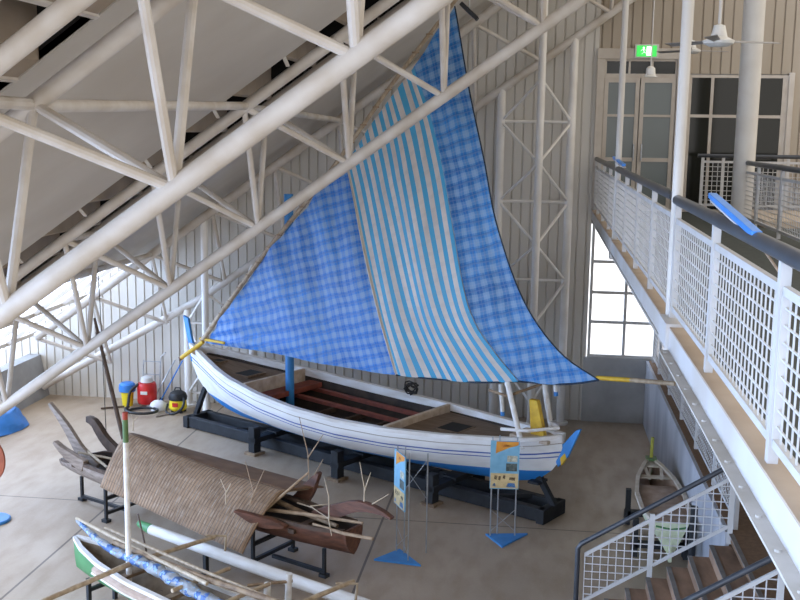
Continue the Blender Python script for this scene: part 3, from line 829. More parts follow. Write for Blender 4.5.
# square cut ends
for x, mt in ((0.0, 'greywood'), (6.05, 'redwood')):
    pr = [cst(x, -1, 9)[i] for i in range(10)]+[cst(x, 1, 9)[i] for i in range(8, -1, -1)]
    MB().add(pr+[v+Vector((.04 if x else -.04, 0, 0)) for v in pr], [tuple(range(19)), tuple(range(19, 38))[::-1]]+[(i, (i+1) % 19, 19+(i+1) % 19, 19+i) for i in range(19)]).build('end_board', mt, can)
def horn(path, w, th, mat, side=0):
    """curved blade: path of points, widths w, thickness th"""
    P = [Vector(p) for p in path]; n = len(P); rows = []
    for i in range(n):
        t = (P[min(i+1, n-1)]-P[max(i-1, 0)]).normalized(); y = Vector((0, 1, 0)); q = t.cross(y).normalized()
        a = P[i]+q*w[i]/2; b = P[i]-q*w[i]/2; h = Vector((0, th/2, 0))
        rows.append([a+h, a-h, b-h, b+h])
    m = MB().grid(rows, closed=True); m.f += [(0, 1, 2, 3), tuple(range((n-1)*4, n*4))]
    return m.build('horn', mat, can, bevel=.006)
def sm(path, k=10): return [crv(path, i/k) for i in range(k+1)]
def smw(ws, k=10):
    out = []
    for i in range(k+1):
        x = i/k*(len(ws)-1); j = min(int(x), len(ws)-2); out.append(lerp(ws[j], ws[j+1], x-j))
    return out
horn(sm([(5.35, .05, .86), (5.75, .03, 1.0), (6.15, 0, 1.17), (6.5, 0, 1.18), (6.72, 0, 1.12)]), smw([.10, .20, .17, .11, .03]), .09, 'redwood')
horn(sm([(.85, -.05, .62), (.45, -.03, .86), (.05, 0, 1.22), (-.36, 0, 1.55)]), smw([.30, .22, .15, .06]), .07, 'greywood')
horn(sm([(.95, .36, .80), (.55, .40, .98), (.25, .43, 1.22), (.05, .45, 1.25)]), smw([.20, .18, .17, .10]), .10, 'darkwood')
horn(sm([(.95, -.36, .80), (.55, -.40, .95), (.3, -.42, 1.10)]), smw([.20, .16, .05]), .10, 'greywood')
horn(sm([(5.25, -.44, .80), (4.9, -.60, .86), (4.58, -.72, .97)]), smw([.04, .16, .13, .03]), .09, 'redwood')
horn(sm([(4.75, .46, .80), (4.82, .56, .95), (4.95, .66, 1.22)]), smw([.26, .20, .05]), .09, 'redwood')
# awning
AW = MB(); rows = []; uvs = []
def awn(s, t, dz=0):
    # t: -1 near bottom edge .. +1 far bottom edge; ridge sags in the middle
    u = (s-1.72)/3.2
    ridge = 1.42-.28*u-.07*math.sin(PI*u)+dz
    yb_n, zb_n = lerp(-.70, -.96, u), lerp(.70, .50, u)
    yb_f, zb_f = lerp(.55, .80, u), lerp(1.12, .95, u)
    a = abs(t); p = a**1.5
    if t < 0: return Vector((s, -.10*(1-a)+yb_n*(a**.95), lerp(ridge, zb_n, p)))
    return Vector((s, -.10*(1-a)+yb_f*a, lerp(ridge, zb_f, a**1.2)))
for j in range(-14, 15):
    t = j/14; r_, q = [], []
    for i in range(41):
        u = i/40; s = 1.72+3.2*u
        sh = .30*(1-abs(t))*(0.9 if u < .5 else -.2)*abs(u-.5)*2      # slanted ends
        v = awn(s, t); v.x += 0
        r_.append(v); q.append((v.x*1.0, t*1.3))
    rows.append(r_); uvs.append(q)
AW.grid(rows[:16], uvs[:16]); AW.build('mat_awning', 'awning', can, smooth=60, solid=.02)
MB().grid(rows[15:], uvs[15:]).build('mat_awning', 'awning_top', can, smooth=60, solid=.02)['label'] = 'plain brown far side of the awning'
for s in (1.85, 2.8, 3.8, 4.85):
    tb('awning_hoop', [awn(s, t/8)-Vector((0, 0, .035)) for t in range(-7, 8)], .016, 'stick', can, 6)
for s, l in ((5.3, .40), (.62, .33), (2.0, .48), (4.4, .46)): MB().bx(s-.05, s+.05, -l, l, .70, .76).build('thwart', 'darkwood', can)
tb('mast', [(1.54, .12, .55), (1.02, .12, 2.13), (.71, .12, 3.12)], [.038, .034, .022], 'darkwood', can, 10)
MB().lathe([(0, -.05), (.05, -.04), (.05, .04), (0, .05)], (.80, .12, 2.86), 10).build('mast_cleat', 'darkwood', can)
# poles and branches lying in the canoe: things of their own
def stick(name, pts, r, mat, label, cat, group):
    W = wm(can); return tag(MB().tube([W @ Vector(p) for p in pts], r, 8).build(name, mat), label, cat, group)
stick('wooden_pole', [(4.5, -.30, .86), (5.3, -.12, .90), (6.2, .05, .92)], [.028, .028, .02], 'stick', 'long pale pole lying along the canoe, nearest the viewer at its red end', 'pole', 'poles lying in the red end of the canoe')
stick('wooden_pole', [(4.3, .25, .92), (5.2, .22, .88), (6.0, .18, .86)], [.03, .03, .025], 'darkwood', 'dark pole lying along the far side of the red end of the canoe', 'pole', 'poles lying in the red end of the canoe')
stick('wooden_pole', [(4.4, .05, .95), (5.0, .02, .86), (5.8, .0, .80)], [.04, .04, .03], 'spar', 'thick brown pole coming out from under the mat awning', 'pole', 'poles lying in the red end of the canoe')
stick('wooden_pole', [(5.55, -.22, .84), (6.1, -.24, .84), (6.55, -.20, .86)], [.02, .025, .025], 'stick', 'short pole poking out past the red canoe end, below the horn', 'pole', 'poles lying in the red end of the canoe')
stick('wooden_pole', [(4.75, -.46, .84), (4.95, -.2, 1.10), (5.20, .10, 1.42)], [.025, .022, .016], 'stick', 'straight pole leaning steeply against the mat awning end', 'pole', 'poles lying in the red end of the canoe')
stick('wooden_pole', [(1.3, -.2, .80), (.7, -.05, .88), (.3, .1, .92)], .022, 'palestick', 'pale pole lying in the grey left end of the canoe', 'pole', 'poles in the grey end of the canoe')
stick('wooden_pole', [(1.35, .15, .82), (.85, .0, .85), (.5, -.12, .88)], .02, 'palestick', 'second pale pole crossing the other at the grey left canoe end', 'pole', 'poles in the grey end of the canoe')
def branch(label, base, tips, mat='stick', r=.012):
    W = wm(can); m = MB()
    for tip in tips: m.tube([W @ Vector(p) for p in tip], [lerp(r, .005, i/(len(tip)-1)) for i in range(len(tip))], 6)
    return tag(m.build('forked_branch', mat), label, 'branch', 'bare forked branches on the canoe')
branch('forked twig standing upright at the tip of the red canoe horn', 0, [[(6.25, 0, 1.16), (6.22, .05, 1.42), (6.10, .1, 1.75)], [(6.22, .05, 1.38), (6.30, .08, 1.65)], [(6.3, 0, 1.18), (6.62, .05, 1.42)]], 'palestick')
branch('tall bare forked branch rising behind the far horn of the canoe', 0, [[(4.85, .55, .95), (4.70, .7, 1.45), (4.45, .8, 1.95)], [(4.72, .68, 1.4), (4.95, .75, 1.78)], [(4.85, .6, 1.1), (5.05, .62, 1.45)]])
branch('thin forked branch at the awning end beside the leaning pole', 0, [[(4.60, -.52, .84), (4.62, -.40, 1.15), (4.42, -.35, 1.55)], [(4.62, -.42, 1.1), (4.78, -.35, 1.50)]])
branch('small forked twig at the pointed near horn of the canoe', 0, [[(4.30, -.62, .97), (4.28, -.60, 1.15), (4.16, -.58, 1.30)], [(4.28, -.6, 1.12), (4.33, -.55, 1.26)]], 'palestick', .012)
branch('pale forked branch lying across the canoe between its poles', 0, [[(5.0, .1, .93), (5.35, .0, .97), (5.75, -.12, .93)], [(5.3, .02, .97), (5.5, .18, 1.0)], [(5.72, -.1, .94), (5.95, -.32, .80)], [(5.74, -.11, .94), (5.66, -.02, 1.22), (5.4, .2, 1.38)]], 'palestick')
branch('small forked twig above the left end of the mat awning', 0, [[(1.62, .06, 1.40), (1.62, .08, 1.58), (1.54, .1, 1.66)], [(1.62, .08, 1.56), (1.72, .1, 1.66)]], 'palestick', .014)
# canoe stands
def tstand(s, label, l3):
    t = thing('canoe_stand', label, 'stand', tuple(wm(can) @ Vector((s, 0, 0))), CA, 'black tube stands under the dugout canoe')
    z = .42
    for y in (-.42, .45):
        MB().bx(-.022, .022, y-.022, y+.022, .05, .62 if s > 2 else .60).build('upright', 'black', t); MB().bx(-.06, .06, y-.05, y+.05, 0, .05).build('foot', 'black', t)
    MB().bx(l3-.022, l3+.022, -.022, .022, .05, z).build('upright', 'black', t); MB().bx(l3-.06, l3+.06, -.05, .05, 0, .05).build('foot', 'black', t)
    MB().bx(-.025, .025, -.42, .45, .12, .17).build('bar', 'black', t); MB().bx(-.025, .025, -.42, .45, .36, .41).build('bar', 'black', t)
    a, b = sorted((0, l3)); MB().bx(a, b, -.025, .025, .05, .10).build('bar', 'black', t)
    return t
tstand(4.62, 'black T shaped tube stand under the red end of the canoe', .95); tstand(1.50, 'black T shaped tube stand under the grey left end of the canoe', -1.1)

# ------------------------------------------------------------------ green outrigger canoe at the lower left
GA = R(-31)
og = thing('outrigger_canoe', 'green and white outrigger canoe with bamboo booms at the lower left', 'outrigger canoe', (-5.96, 12.66, 0), GA)
GT = [(0, .03, .78, .36), (.3, .15, .75, .30), (.8, .26, .71, .28), (1.5, .33, .68, .27), (3, .36, .67, .27), (4.5, .30, .69, .28), (5.6, .04, .82, .42)]
def gst(s, side, n, ins=0):
    b, zs, zk = tab(GT, s); b = max(.005, b-ins); zk += ins
    return [Vector((s, side*b*(1-(i/n)**2.4)**.8, lerp(zs, zk, i/n))) for i in range(n+1)]
GS = [i*5.6/36 for i in range(37)]
m = MB()
for sd in (-1, 1): m.grid([gst(s, sd, 9) for s in GS])
m.build('hull', 'greenpaint', og, smooth=50)
m = MB()
for sd in (-1, 1): m.grid([gst(s, sd, 7, .045) for s in GS])
m.build('inner_hull', 'canoe_in', og, smooth=50)
m = MB()
for sd in (-1, 1):
    o_ = [gst(s, sd, 1)[0] for s in GS]; i_ = [gst(s, sd, 1, .05)[0] for s in GS]; up = Vector((0, 0, .02))
    m.grid([[v-up*1.4+Vector((0, sd*.012, 0)) for v in o_], [v+up+Vector((0, sd*.012, 0)) for v in o_], [v+up for v in i_], [v-up*1.5 for v in i_]])
m.build('gunwale', 'hullwhite', og)
m = MB()
for sd in (-1, 1):
    m.grid([[Vector((s, sd*(tab(GT, s)[0]+.004), tab(GT, s)[1]-.035)) for s in GS[5:]], [Vector((s, sd*(tab(GT, s)[0]+.05), tab(GT, s)[1]-.06)) for s in GS[5:]], [Vector((s, sd*(tab(GT, s)[0]+.05), tab(GT, s)[1]-.12)) for s in GS[5:]], [Vector((s, sd*(tab(GT, s)[0]+.0), tab(GT, s)[1]-.14)) for s in GS[5:]]])
m.build('wash_strake', 'pinkwood', og)
m = MB()
for sd in (-1, 1): m.tube([(s, sd*(tab(GT, s)[0]+.052), tab(GT, s)[1]-.118) for s in GS[5:]], .012, 6)
m.build('white_stripe', 'hullwhite', og)
for s in (1.2, 2.1, 2.9, 3.7): MB().bx(s-.05, s+.05, -.28, .28, .58, .62).build('thwart', 'spar', og)
mst = tb('mast', [(1.2, -.05, .36), (1.2, -.04, 2.34)], .035, 'hullwhite', og, 14)
tb('mast_band', [(1.2, -.04, 2.34), (1.2, -.04, 2.63)], .035, 'green_tip', mst, 14); tb('mast_tip', [(1.2, -.04, 2.63), (1.2, -.04, 2.72)], .034, 'red_tip', mst, 14)
for s, a, b in ((1.30, -1.75, 1.30), (3.66, -1.6, 1.45)):
    tb('boom', [(s+.02, a, .74), (s, 0, .80), (s-.01, b, .72)], [.03, .034, .028], 'bamboo', og, 10)
for s in (2.35, 3.05): tb('boom', [(s, -.3, .82), (s, .60, .80)], .026, 'bamboo', og, 10)
fl = tb('float', [(-.2, 1.39, .42), (1.8, 1.46, .40), (5.2, 1.58, .42)], [.075, .085, .085], 'hullwhite', og, 14)
tb('float_tip', [(-.45, 1.38, .45), (-.19, 1.39, .42)], [.05, .078], 'greenpaint', fl, 14)
for s in (1.30, 3.66): tb('float_strut', [(s-.1, 1.22, .74), (s+.08, 1.42, .72), (s+.02, 1.45, .42)], .018, 'bamboo', og, 8)
for y in (.60, .97): tb('peg', [(3.0, y, .44), (3.02, y, .80)], .042, 'hullwhite', og, 10)
tb('peg_bar', [(2.72, .55, .70), (3.05, 1.0, .70)], .02, 'spar', og, 8)
tag(MB().tube([wm(og) @ Vector(p) for p in ((.75, .06, .88), (2.5, .10, .87), (4.4, .30, .86))], .038, 10).build('wooden_spar', 'spar'), 'brown spar lying lengthwise on the booms of the green canoe', 'spar')
tag(MB().tube([wm(og) @ Vector(p) for p in ((.35, .22, .93), (2.3, .20, .89), (3.9, .22, .87))], .024, 8).build('wooden_spar', 'bamboo'), 'thin pale spar beside the brown spar on the green canoe', 'spar')
rows = []
PTH = [(-.15, .14, .93), (.3, .05, .88), (.9, -.04, .84), (1.5, -.02, .82), (2.1, -.06, .80), (2.7, -.12, .78), (3.6, -.15, .78)]
for i in range(61):
    p = crv(PTH, i/60); s = i/60
    rr = .03+.085*min(1, s*2.2)*.62*(1+.25*math.sin(i*1.1)+.12*math.sin(i*2.7))*(1 if s < .95 else .7)
    rows.append([wm(og) @ (p+Vector((0, math.cos(a)*rr*(1+.12*math.sin(3*a+i)), math.sin(a)*rr*.8*(1+.1*math.cos(2*a+i*.7))))) for a in [2*PI*k/14 for k in range(14)]])
tag(MB().grid(rows, closed=True).build('rolled_sail', 'roll', smooth=180), 'rolled blue and white tarpaulin sail lying in the green canoe', 'sail')
tag(MB().tube([wm(og) @ Vector(p) for p in ((-.17, .14, .96), (1.0, .10, .90), (2.6, .02, .87))], [.02, .026, .026], 8).build('sail_pole', 'palestick'), 'pale pole the sail is rolled on, pointing past the green bow', 'pole')
tag(MB().tube([wm(og) @ Vector(p) for p in ((1.25, .20, .80), (1.1, .25, 1.05), (.95, .3, 1.25))], .012, 8).build('thin_stick', 'darkwood'), 'thin dark stick leaning up behind the white mast of the green canoe', 'stick')
for s, lab in ((.55, 'black tube stand under the bow of the green canoe'), (1.55, 'black tube stand under the middle of the green canoe')):
    t = thing('canoe_stand', lab, 'stand', tuple(wm(og) @ Vector((s, 0, 0))), GA, 'black stands under the green canoe')
    for y in (-.2, .2): MB().bx(-.025, .025, y-.025, y+.025, 0, .42).build('upright', 'black', t)
    MB().bx(-.025, .025, -.2, .2, .24, .285).build('bar', 'black', t)
t = thing('float_stand', 'black post stand under the white outrigger float', 'stand', tuple(wm(og) @ Vector((.95, 1.43, 0))), GA)
MB().bx(-.03, .03, -.03, .03, .02, .34).build('upright', 'black', t); MB().bx(-.12, .12, -.12, .12, 0, .02).build('foot', 'black', t)

# ------------------------------------------------------------------ small pale boat by the retaining wall
db = thing('small_boat', 'small pale green and cream rowing boat beside the grey retaining wall', 'boat', (2.06, 17.3, 0), R(-90))
db.scale = (.85, .96, .96); db.location.z = -.09; db.location.x = 2.015
DT = [(0, .03, 1.0, .55, 1.2), (.4, .16, .98, .47, 1.3), (1.0, .31, .93, .42, 1.5), (1.8, .39, .90, .40, 1.8), (2.6, .37, .90, .40, 1.7), (3.1, .30, .92, .40, 1.3), (3.4, .25, .94, .40, 1.1)]
def dst(s, side, n, ins=0):
    b, zs, zk, q = tab(DT, s); b = max(.006, b-ins); zk += ins*.8
    return [Vector((s, side*b*(1-(i/n)**q)**.9, lerp(zs, zk, i/n))) for i in range(n+1)]
DS = [i*3.4/26 for i in range(27)]
m = MB()
for sd in (-1, 1): m.grid([dst(s, sd, 9) for s in DS])
pr = dst(3.4, -1, 9)+dst(3.4, 1, 9)[-2::-1]; m.add(pr, [tuple(range(len(pr)))])
m.build('hull', 'palegreen', db, smooth=50)
m = MB()
for sd in (-1, 1): m.grid([dst(s, sd, 7, .03) for s in DS[1:]])
m.build('inner_hull', 'pinkwood', db, smooth=50)
m = MB()
for sd in (-1, 1):
    o_ = [dst(s, sd, 1)[0] for s in DS]; i_ = [dst(s, sd, 1, .05)[0] for s in DS]; up = Vector((0, 0, .018))
    m.grid([[v-up*2+Vector((0, sd*.012, 0)) for v in o_], [v+up+Vector((0, sd*.012, 0)) for v in o_], [v+up for v in i_], [v-up for v in i_]])
m.build('gunwale', 'cream', db)
def ddeck(s0, s1, nm, mt, dz=.03):
    rows = []
    for i in range(9):
        s = lerp(s0, s1, i/8); b, zs = tab(DT, s)[:2]; rows.append([Vector((s, u*(b-.02), zs-dz)) for u in (-1, 0, 1)])
    MB().grid(rows).build(nm, mt, db, solid=.02)
ddeck(.05, .45, 'fore_deck', 'cream'); ddeck(.85, .98, 'thwart', 'cream'); ddeck(1.25, 2.75, 'thwart', 'pinkwood', .07); ddeck(2.9, 3.36, 'stern_seat', 'pinkwood', .04)
m = MB()
for sd in (-1, 1): m.beam((.45, sd*.14, .96), (1.0, sd*.10, .90), .05, .03)
m.build('side_deck', 'cream', db)
m = MB(); pts = dst(3.4, -1, 9)[:1]+dst(3.4, 1, 9)[:1]
m.tube([pts[0]+Vector((.02, .03, -.05)), (3.425, 0, .85), pts[1]+Vector((.02, -.03, -.05))], .014, 6); m.build('transom_stripe', 'greenpaint', db)
MB().bx(3.36, 3.46, -.025, .025, .36, .6).build('skeg', 'palegreen', db)
tb('bow_post', [(.12, 0, .98), (.10, .01, 1.38)], .028, 'limewood', db, 10); MB().bx(.02, .22, -.09, .09, .985, 1.03).build('bow_block', 'green_tip', db)
t = thing('boat_trolley', 'black trolley with wheels under the small pale boat', 'trolley', (2.0, 15.65, 0), 0)
for y in (-.55, .75):
    MB().bx(-.40, .38, y-.05, y+.05, .16, .25).build('cross_bar', 'timber_black', t)
    for x in (-.40, .34):
        MB().bx(x-.04, x+.04, y-.05, y+.05, .02, .60).build('upright', 'timber_black', t)
        w = MB().lathe([(0, -.04), (.11, -.04), (.11, .04), (0, .04)], (0, 0, 0), 18)
        w.v = [Vector((v.z+x, v.x+y+.12, v.y+.11)) for v in w.v]; w.build('wheel', 'rubber', t)
MB().bx(-.03, .03, -.6, .8, .21, .285).build('keel_rail', 'timber_black', t)
tag(MB().tube([(2.28, 14.2, 0), (2.28, 14.2, 1.15)], .05, 12).build('black_post', 'black'), 'black post standing between small boat and retaining wall', 'post')

# ------------------------------------------------------------------ information stands
def info_stand(label, x, y, rz, zb_, zt_, w, baser):
    t = thing('information_stand', label, 'information stand', (x, y, 0), rz, 'information stands with blue triangular feet')
    B = [(-baser*.62, .10), (baser*.95, .18), (-.02, -.42*baser/.45)]
    MB().prism(B, 2, 0, .03).build('base', 'blue', t, bevel=.004)
    for px, py in ((-w/2+.03, .02), (w/2-.03, .06), (-.08, .10)): tb('rod', [(px, py, .02), (px, py, zt_+.05)], .011, 'steel', t, 8)
    tb('wire', [(-w/2+.03, .02, .1), (w/2-.03, .06, zb_-.35)], .004, 'steel', t, 6); tb('wire', [(w/2-.03, .06, .1), (-w/2+.03, .02, zb_-.35)], .004, 'steel', t, 6)
    p = MB().bx(-w/2, w/2, -.02, .0, zb_, zt_).build('panel', 'panel_blue', t, bevel=.003)
    h = zt_-zb_; Y = -.0225
    def pic(name, poly, mat): MB().prism([(-w/2+a*w, zb_+b*h) for a, b in poly], 1, Y, -.0195).build(name, mat, p, smooth=0)
    pic('map', [(.18, .74), (.40, .80), (.62, .86), (.95, .92), (.97, .99), (.20, .99)], 'panel_orange')
    pic('map_land', [(.42, .88), (.70, .89), (.60, .93), (.46, .93)], 'brownboard')
    pic('picture', [(.58, .57), (.93, .57), (.93, .70), (.58, .70)], 'panel_cream'); pic('picture', [(.55, .38), (.93, .38), (.93, .54), (.55, .54)], 'panel_dark')
    pic('text_field', [(.02, .02), (.98, .02), (.98, .33), (.02, .33)], 'panel_sand')
    for a, b, c, d in ((.14, .21, .24, .28), (.28, .20, .36, .27), (.44, .23, .52, .29), (.66, .20, .86, .25)): pic('drawing', [(a, b), (c, b-.02), (c+.02, d), (a+.02, d)], 'darkwood')
    for a, b, c, d in ((.06, .05, .22, .12), (.55, .04, .9, .13)): pic('drawing', [(a, b), (c, b), (c-.04, d), (a+.08, d)], 'blue')
    return t
info_stand('upright panel stand with orange map facing the viewer, before the boat stern', -.36, 15.5, R(4), .80, 1.56, .44, .42)
t2 = info_stand('panel stand seen nearly edge on, at the red canoe end', -1.83, 14.5, R(-62), .78, 1.60, .44, .42)
tb('side_rod', [(.0, .42, .02), (.0, .42, 1.55)], .012, 'steel', t2, 8)
tb('wire', [(.0, .42, .85), (-.19, .04, 1.45)], .005, 'steel', t2, 6); tb('wire', [(.0, .42, 1.45), (-.19, .04, .85)], .005, 'steel', t2, 6)
# display stand cut by the left edge
t = thing('display_stand', 'orange brown rounded board on a round blue foot at the left edge', 'display stand', (-8.38, 14.9, 0))
MB().lathe([(0, 0), (.27, 0), (.27, .03), (.25, .045), (0, .045)], (0, 0, 0), 32).build('base', 'blue', t)
tb('post', [(0, 0, .04), (0, 0, .75)], .03, 'steel', t)
m = MB(); m.lathe([(0, -.02), (.28, -.02), (.28, .02), (0, .02)], (0, 0, 0), 32); m.v = [Vector((v.x*.9, v.z, v.y*1.25+1.0)) for v in m.v]; m.build('board', 'brownboard', t, bevel=.006)

# ------------------------------------------------------------------ cleaning gear at the back wall
vc = thing('industrial_vacuum', 'red industrial vacuum on a silver upright trolley by the back wall', 'vacuum cleaner', (-8.52, 21.95, 0))
vc.scale = (.86, .86, .86)
MB().lathe([(0, .10), (.22, .10), (.25, .16), (.25, .56), (.22, .64), (.0, .66)], (0, 0, 0), 28).build('tank', 'red_pl', vc)
MB().bx(-.08, .10, -.265, -.245, .38, .46).build('label_plate', 'sign_white', vc)
MB().lathe([(0, .66), (.16, .66), (.14, .78), (.06, .82), (0, .82)], (0, 0, 0), 20).build('motor_head', 'frame_grey', vc)
fr = MB()
for x in (-.20, .26): fr.tube([(x, .24, .06), (x, .26, .75), (x+.02, .28, 1.18)], .016, 8)
fr.tube([(-.18, .28, 1.14), (.28, .28, 1.14)], .014, 8); fr.tube([(-.2, .26, .8), (.26, .26, .8)], .012, 8); fr.build('trolley_frame', 'steel', vc)
tb('handle', [(.28, .28, 1.16), (.36, .12, 1.32), (.52, .02, 1.46)], .018, 'frame_grey', vc, 8)
for x in (-.26, .30):
    w = MB().lathe([(0, -.03), (.10, -.03), (.10, .03), (0, .03)], (0, 0, 0), 18); w.v = [Vector((v.z+x, v.x+.2, v.y+.10)) for v in w.v]; w.build('wheel', 'rubber', vc)
hp = [(-.18, -.14, .62), (-.34, -.28, .45), (-.36, -.40, .15)]+[(.12+.40*math.cos(a), -.72+.36*math.sin(a), .042+.003*i) for i, a in enumerate([PI-.2*k for k in range(0, 34)])]
tb('hose', [crv(hp, i/90) for i in range(91)], .036, 'rubber', vc, 10)
bk = thing('bucket', 'yellow bucket with a blue lid beside the red vacuum', 'bucket', (-8.98, 21.95, 0))
bk.scale = (.86, .86, .86)
MB().lathe([(0, 0), (.13, 0), (.17, .40), (.0, .40)], (0, 0, 0), 24).build('body', 'yellow_pl', bk)
MB().lathe([(0, .39), (.21, .39), (.22, .48), (.20, .58), (.15, .62), (0, .62)], (0, 0, 0), 24).build('lid', 'blue_pl', bk)
yv = thing('vacuum_cleaner', 'yellow vacuum cleaner with black head near the boat bow', 'vacuum cleaner', (-7.70, 21.65, 0))
yv.scale = (.86, .86, .86)
MB().lathe([(0, .06), (.19, .06), (.23, .12), (.21, .34), (.0, .34)], (0, 0, 0), 24).build('tank', 'yellow_pl', yv)
MB().lathe([(0, .33), (.23, .33), (.24, .40), (.20, .50), (.10, .56), (0, .56)], (0, 0, 0), 24).build('motor_head', 'rubber', yv)
tb('handle', [(-.1, 0, .52), (-.06, 0, .63), (.06, 0, .63), (.1, 0, .52)], .02, 'rubber', yv, 8)
tb('hose', [crv([(.18, -.1, .42), (.24, -.24, .30), (.18, -.28, .15), (.0, -.36, .04), (-.22, -.25, .05), (-.26, -.05, .2)], i/30) for i in range(31)], .03, 'rubber', yv, 8)
MB().bx(-.07, .07, -.235, -.20, .18, .28).build('label_plate', 'red_pl', yv)
for a in (0.5, 2.6, 4.1, 5.5): MB().lathe([(0, 0), (.04, 0), (.04, .07), (0, .07)], (.17*math.cos(a), .17*math.sin(a), 0), 10).build('castor', 'rubber', yv)
for i, (x0, x1, mt, lab) in enumerate(((-8.42, -8.0, 'steel', 'silver mop handle leaning to the right against the back wall'), (-8.25, -7.82, 'blue_pl', 'blue broom leaning on the back wall behind the yellow vacuum'))):
    t = thing('mop' if i == 0 else 'broom', lab, 'mop' if i == 0 else 'broom', (x0, 21.95, 0))
    tb('handle', [(0, 0, .08), (x1-x0, .40, 1.0)], .016, mt, t, 8); MB().lathe([(0, 0), (.12, 0), (.08, .1), (0, .12)], (0, 0, 0), 14).build('head', 'whitebag' if i == 0 else 'blue_pl', t)
rows = [[Vector((-8.18+math.cos(a)*rr*(1+.15*math.sin(3*a)), 21.72+math.sin(a)*rr*.7, z)) for a in [2*PI*k/16 for k in range(16)]] for rr, z in ((.20, 0), (.22, .06), (.17, .15), (.09, .21), (.01, .23))]
m = MB().grid(rows, closed=True); m.f += [tuple(range(16))]; tag(m.build('white_bag', 'whitebag', smooth=60), 'crumpled white cloth bag on the floor between both vacuums', 'bag')
tag(MB().tube([(-9.42, 21.5, .03), (-8.98, 21.75, .03)], .022, 8).build('floor_stick', 'darkwood'), 'dark stick lying on the floor left of the yellow bucket', 'stick')
tag(MB().tube([(-8.0, 21.1, .02), (-7.72, 21.5, .02)], .018, 8).build('floor_stick', 'greywood'), 'short brown stick lying on the floor before the yellow vacuum', 'stick')
tag(MB().tube([(-7.08, 16.35, .86), (-7.12, 16.35, 3.3), (-7.15, 16.35, zt(-7.15))], .007, 6).build('hanging_wire', 'rope'), 'thin dark wire hanging from the roof to the grey canoe end', 'wire')
cx = thing('blue_tarpaulin', 'bright blue tarpaulin bundle by the low wall at the left edge', 'tarpaulin', (-10.72, 19.75, 0))
rows = []
for j in range(7):
    t_ = j/6; rows.append([Vector((math.cos(a)*(.36*(1-t_*.55))*(1+.1*math.sin(4*a+j)), math.sin(a)*.7*(1-t_*.5), .40*t_+.03*math.sin(5*a+j*2))) for a in [2*PI*k/24 for k in range(24)]])
m = MB().grid(rows, closed=True); m.f += [tuple(range(6*24, 7*24)), tuple(range(24))]; m.build('sheet', 'blue_pl', cx, smooth=70)

# ------------------------------------------------------------------ things of the upper level and hanging things
def fan(label, x, y, z, L, rot):
    t = thing('ceiling_fan', label, 'ceiling fan', (x, y, z), 0, 'white ceiling fans')
    tb('rod', [(0, 0, .12), (0, 0, zr(x)-z)], .018, 'whitecol', t, 10)
    MB().lathe([(0, -.04), (.10, -.04), (.16, -.01), (.17, .02), (.09, .06), (.06, .18), (0, .20)], (0, 0, 0), 24).build('motor', 'sign_white', t)
    for k in range(3):
        a = rot+k*2*PI/3; d = Vector((math.cos(a), math.sin(a), 0)); q = Vector((-d.y, d.x, 0)); u = Vector((0, 0, 1))
        m = MB(); w = .065
        m.add([d*r0+q*s*w*(1 if r0 > .2 else .5)+u*(.012*s+dz+.01) for r0 in (.14, L) for s in (-1, 1) for dz in (0, .006)], [(0, 1, 3, 2), (4, 6, 7, 5), (0, 4, 5, 1), (2, 3, 7, 6), (0, 2, 6, 4), (1, 5, 7, 3)])
        m.build('blade', 'blade', t, smooth=0)
    return t
fan('white ceiling fan hanging on a rod left of the thick column', 1.88, 12.0, 7.18, .68, .25)
fan('white ceiling fan partly hidden behind the nearer thin column', 2.55, 19.2, 7.62, .68, .3)
t = thing('pendant_lamp', 'small white pendant lamp on a thin rod before the glazed doors', 'lamp', (1.62, 16.5, 7.04))
tb('rod', [(0, 0, .1), (0, 0, zr(1.62)-7.04)], .009, 'whitecol', t, 8); MB().lathe([(0, 0), (.11, 0), (.075, .03), (.065, .13), (.03, .16), (0, .16)], (0, 0, 0), 20).build('shade', 'sign_white', t)
t = thing('exit_sign', 'green and white exit sign on the wall above the glazed doors', 'exit sign', (2.10, WY-.1, 7.86))
MB().bx(-.24, .24, -.03, .10, -.14, .14).build('case', 'sign_white', t, bevel=.01)
MB().bx(-.20, .20, -.036, -.03, -.11, .11).build('face', 'exit_green', t, smooth=0)
m = MB().bx(.0, .10, -.040, -.036, -.09, .09)
m.build('doorway_symbol', 'exit_white', t, smooth=0)
m = MB().lathe([(0, -.002), (.018, -.002), (.018, .002), (0, .002)], (0, 0, 0), 12); m.v = [Vector((v.x-.06, v.z-.038, v.y+.065)) for v in m.v]
for a, b in (((-.07, .04), (-.05, -.02)), ((-.05, -.02), (-.0, -.05)), ((-.05, -.02), (-.10, -.06)), ((-.07, .035), (-.015, .015)), ((-.07, .035), (-.12, .0))): m.beam((a[0], -.038, a[1]), (b[0], -.038, b[1]), .004, .022, up=(0, 1, 0))
m.build('running_figure_symbol', 'exit_white', t, smooth=0)
t = thing('floodlight', 'flat black floodlight hanging from the roof beside the sail peak', 'floodlight', (-1.10, 16.05, 7.95))
tb('hanger', [(0, 0, .05), (-.02, 0, zt(-1.12)-7.95)], .012, 'steel', t, 8)
MB().box((0, 0, 0), (.34, .22, .06), Matrix.Rotation(R(42), 3, 'Y')).build('housing', 'black', t, bevel=.008)
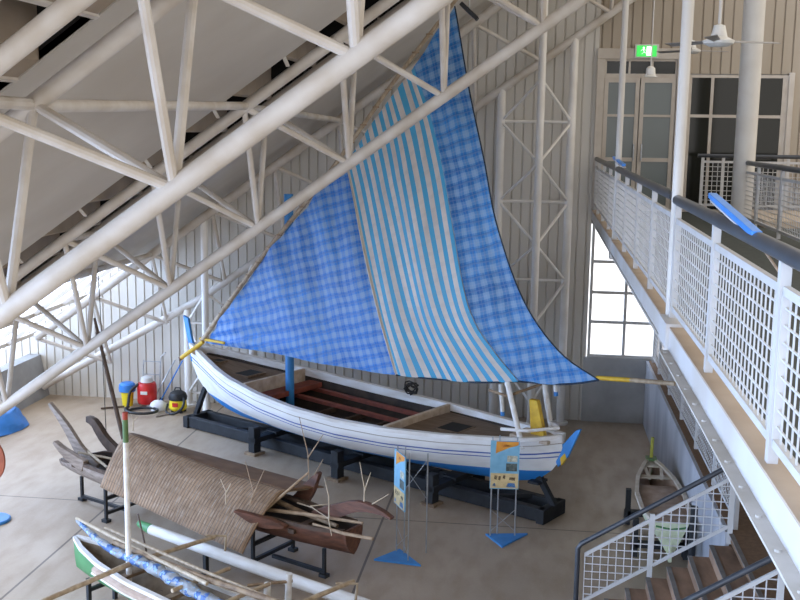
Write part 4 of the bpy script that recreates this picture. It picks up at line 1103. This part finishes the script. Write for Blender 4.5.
def tagpanel(label, y0, y1, z0, z1, th, w):
    t = thing('reading_board', label, 'information board', (1.22, y0, z0), 0, 'blue boards leaning on the walkway railing')
    MB().beam((1.18, y0, z0), (1.18, y1, z1), w, th).build('board', 'blue_pl', t, world=True, bevel=.004)
    MB().beam((1.19, y0, z0-.035), (1.19, y1, z1-.035), w*.9, .012).build('frame', 'rail_white', t, smooth=0, world=True)
    tb('stay', [(1.19, y0-.5, z0-.08), (1.19, y1, z1-.04), (1.20, y1-.55, z1-.15)], .007, 'stick', t, 6, True)
    return t
tagpanel('blue edged information board on the near handrail, closest to the viewer', 7.4, 5.85, 5.79, 5.67, .035, .055)
tagpanel('small distant blue information board on the handrail by the far thin column', 17.1, 15.1, 5.82, 5.76, .035, .05)

# ------------------------------------------------------------------ light and camera
w = bpy.data.worlds.new('World'); SC.world = w; w.use_nodes = True
n, l = w.node_tree.nodes, w.node_tree.links
bg = n['Background']
tc = n.new('ShaderNodeTexCoord'); sp = n.new('ShaderNodeSeparateXYZ'); l.new(tc.outputs['Generated'], sp.inputs[0])
g = ramp(n, l, sp.outputs[0], .35, -.85)            # brighter, bluer overcast sky to the left
c = mixc(n, l, g, hx('fff6ea'), hx('b4d2ff'))
l.new(c, bg.inputs[0]); l.new(math_(n, l, 'MULTIPLY_ADD', math_(n, l, 'POWER', g, 2.0), 6.3, math_(n, l, 'MULTIPLY_ADD', ramp(n, l, sp.outputs[1], -.7, .5), .44, .72)), bg.inputs[1])
cam = bpy.data.cameras.new('Camera'); co = bpy.data.objects.new('Camera', cam); C.objects.link(co)
cam.sensor_fit = 'HORIZONTAL'; cam.sensor_width = 36; cam.lens = 36*1050/800; cam.clip_end = 200
f_, r_ = 1050., .014
u, v = 540-400, 132-300
u, v = u*math.cos(r_)+v*math.sin(r_), -u*math.sin(r_)+v*math.cos(r_)
pt = math.atan(-v/f_); ph = math.atan(u*math.cos(pt)/f_)
F = Vector((-math.sin(ph)*math.cos(pt), math.cos(ph)*math.cos(pt), -math.sin(pt)))
R0 = Vector((math.cos(ph), math.sin(ph), 0)); U0 = R0.cross(F)
Rv = R0*math.cos(r_)+U0*math.sin(r_); Uv = U0*math.cos(r_)-R0*math.sin(r_)
co.matrix_world = Matrix((Rv, Uv, -F)).transposed().to_4x4(); co.location = (0, 0, H_EYE)
SC.camera = co
SC.view_settings.view_transform = 'Standard'; SC.view_settings.look = 'None'; SC.view_settings.gamma = 1
SC.view_settings.use_curve_mapping = False; SC.view_settings.exposure = .6
SC.cycles.use_denoising = True; SC.cycles.max_bounces = 10; SC.cycles.diffuse_bounces = 6
SC.cycles.sample_clamp_indirect = 6
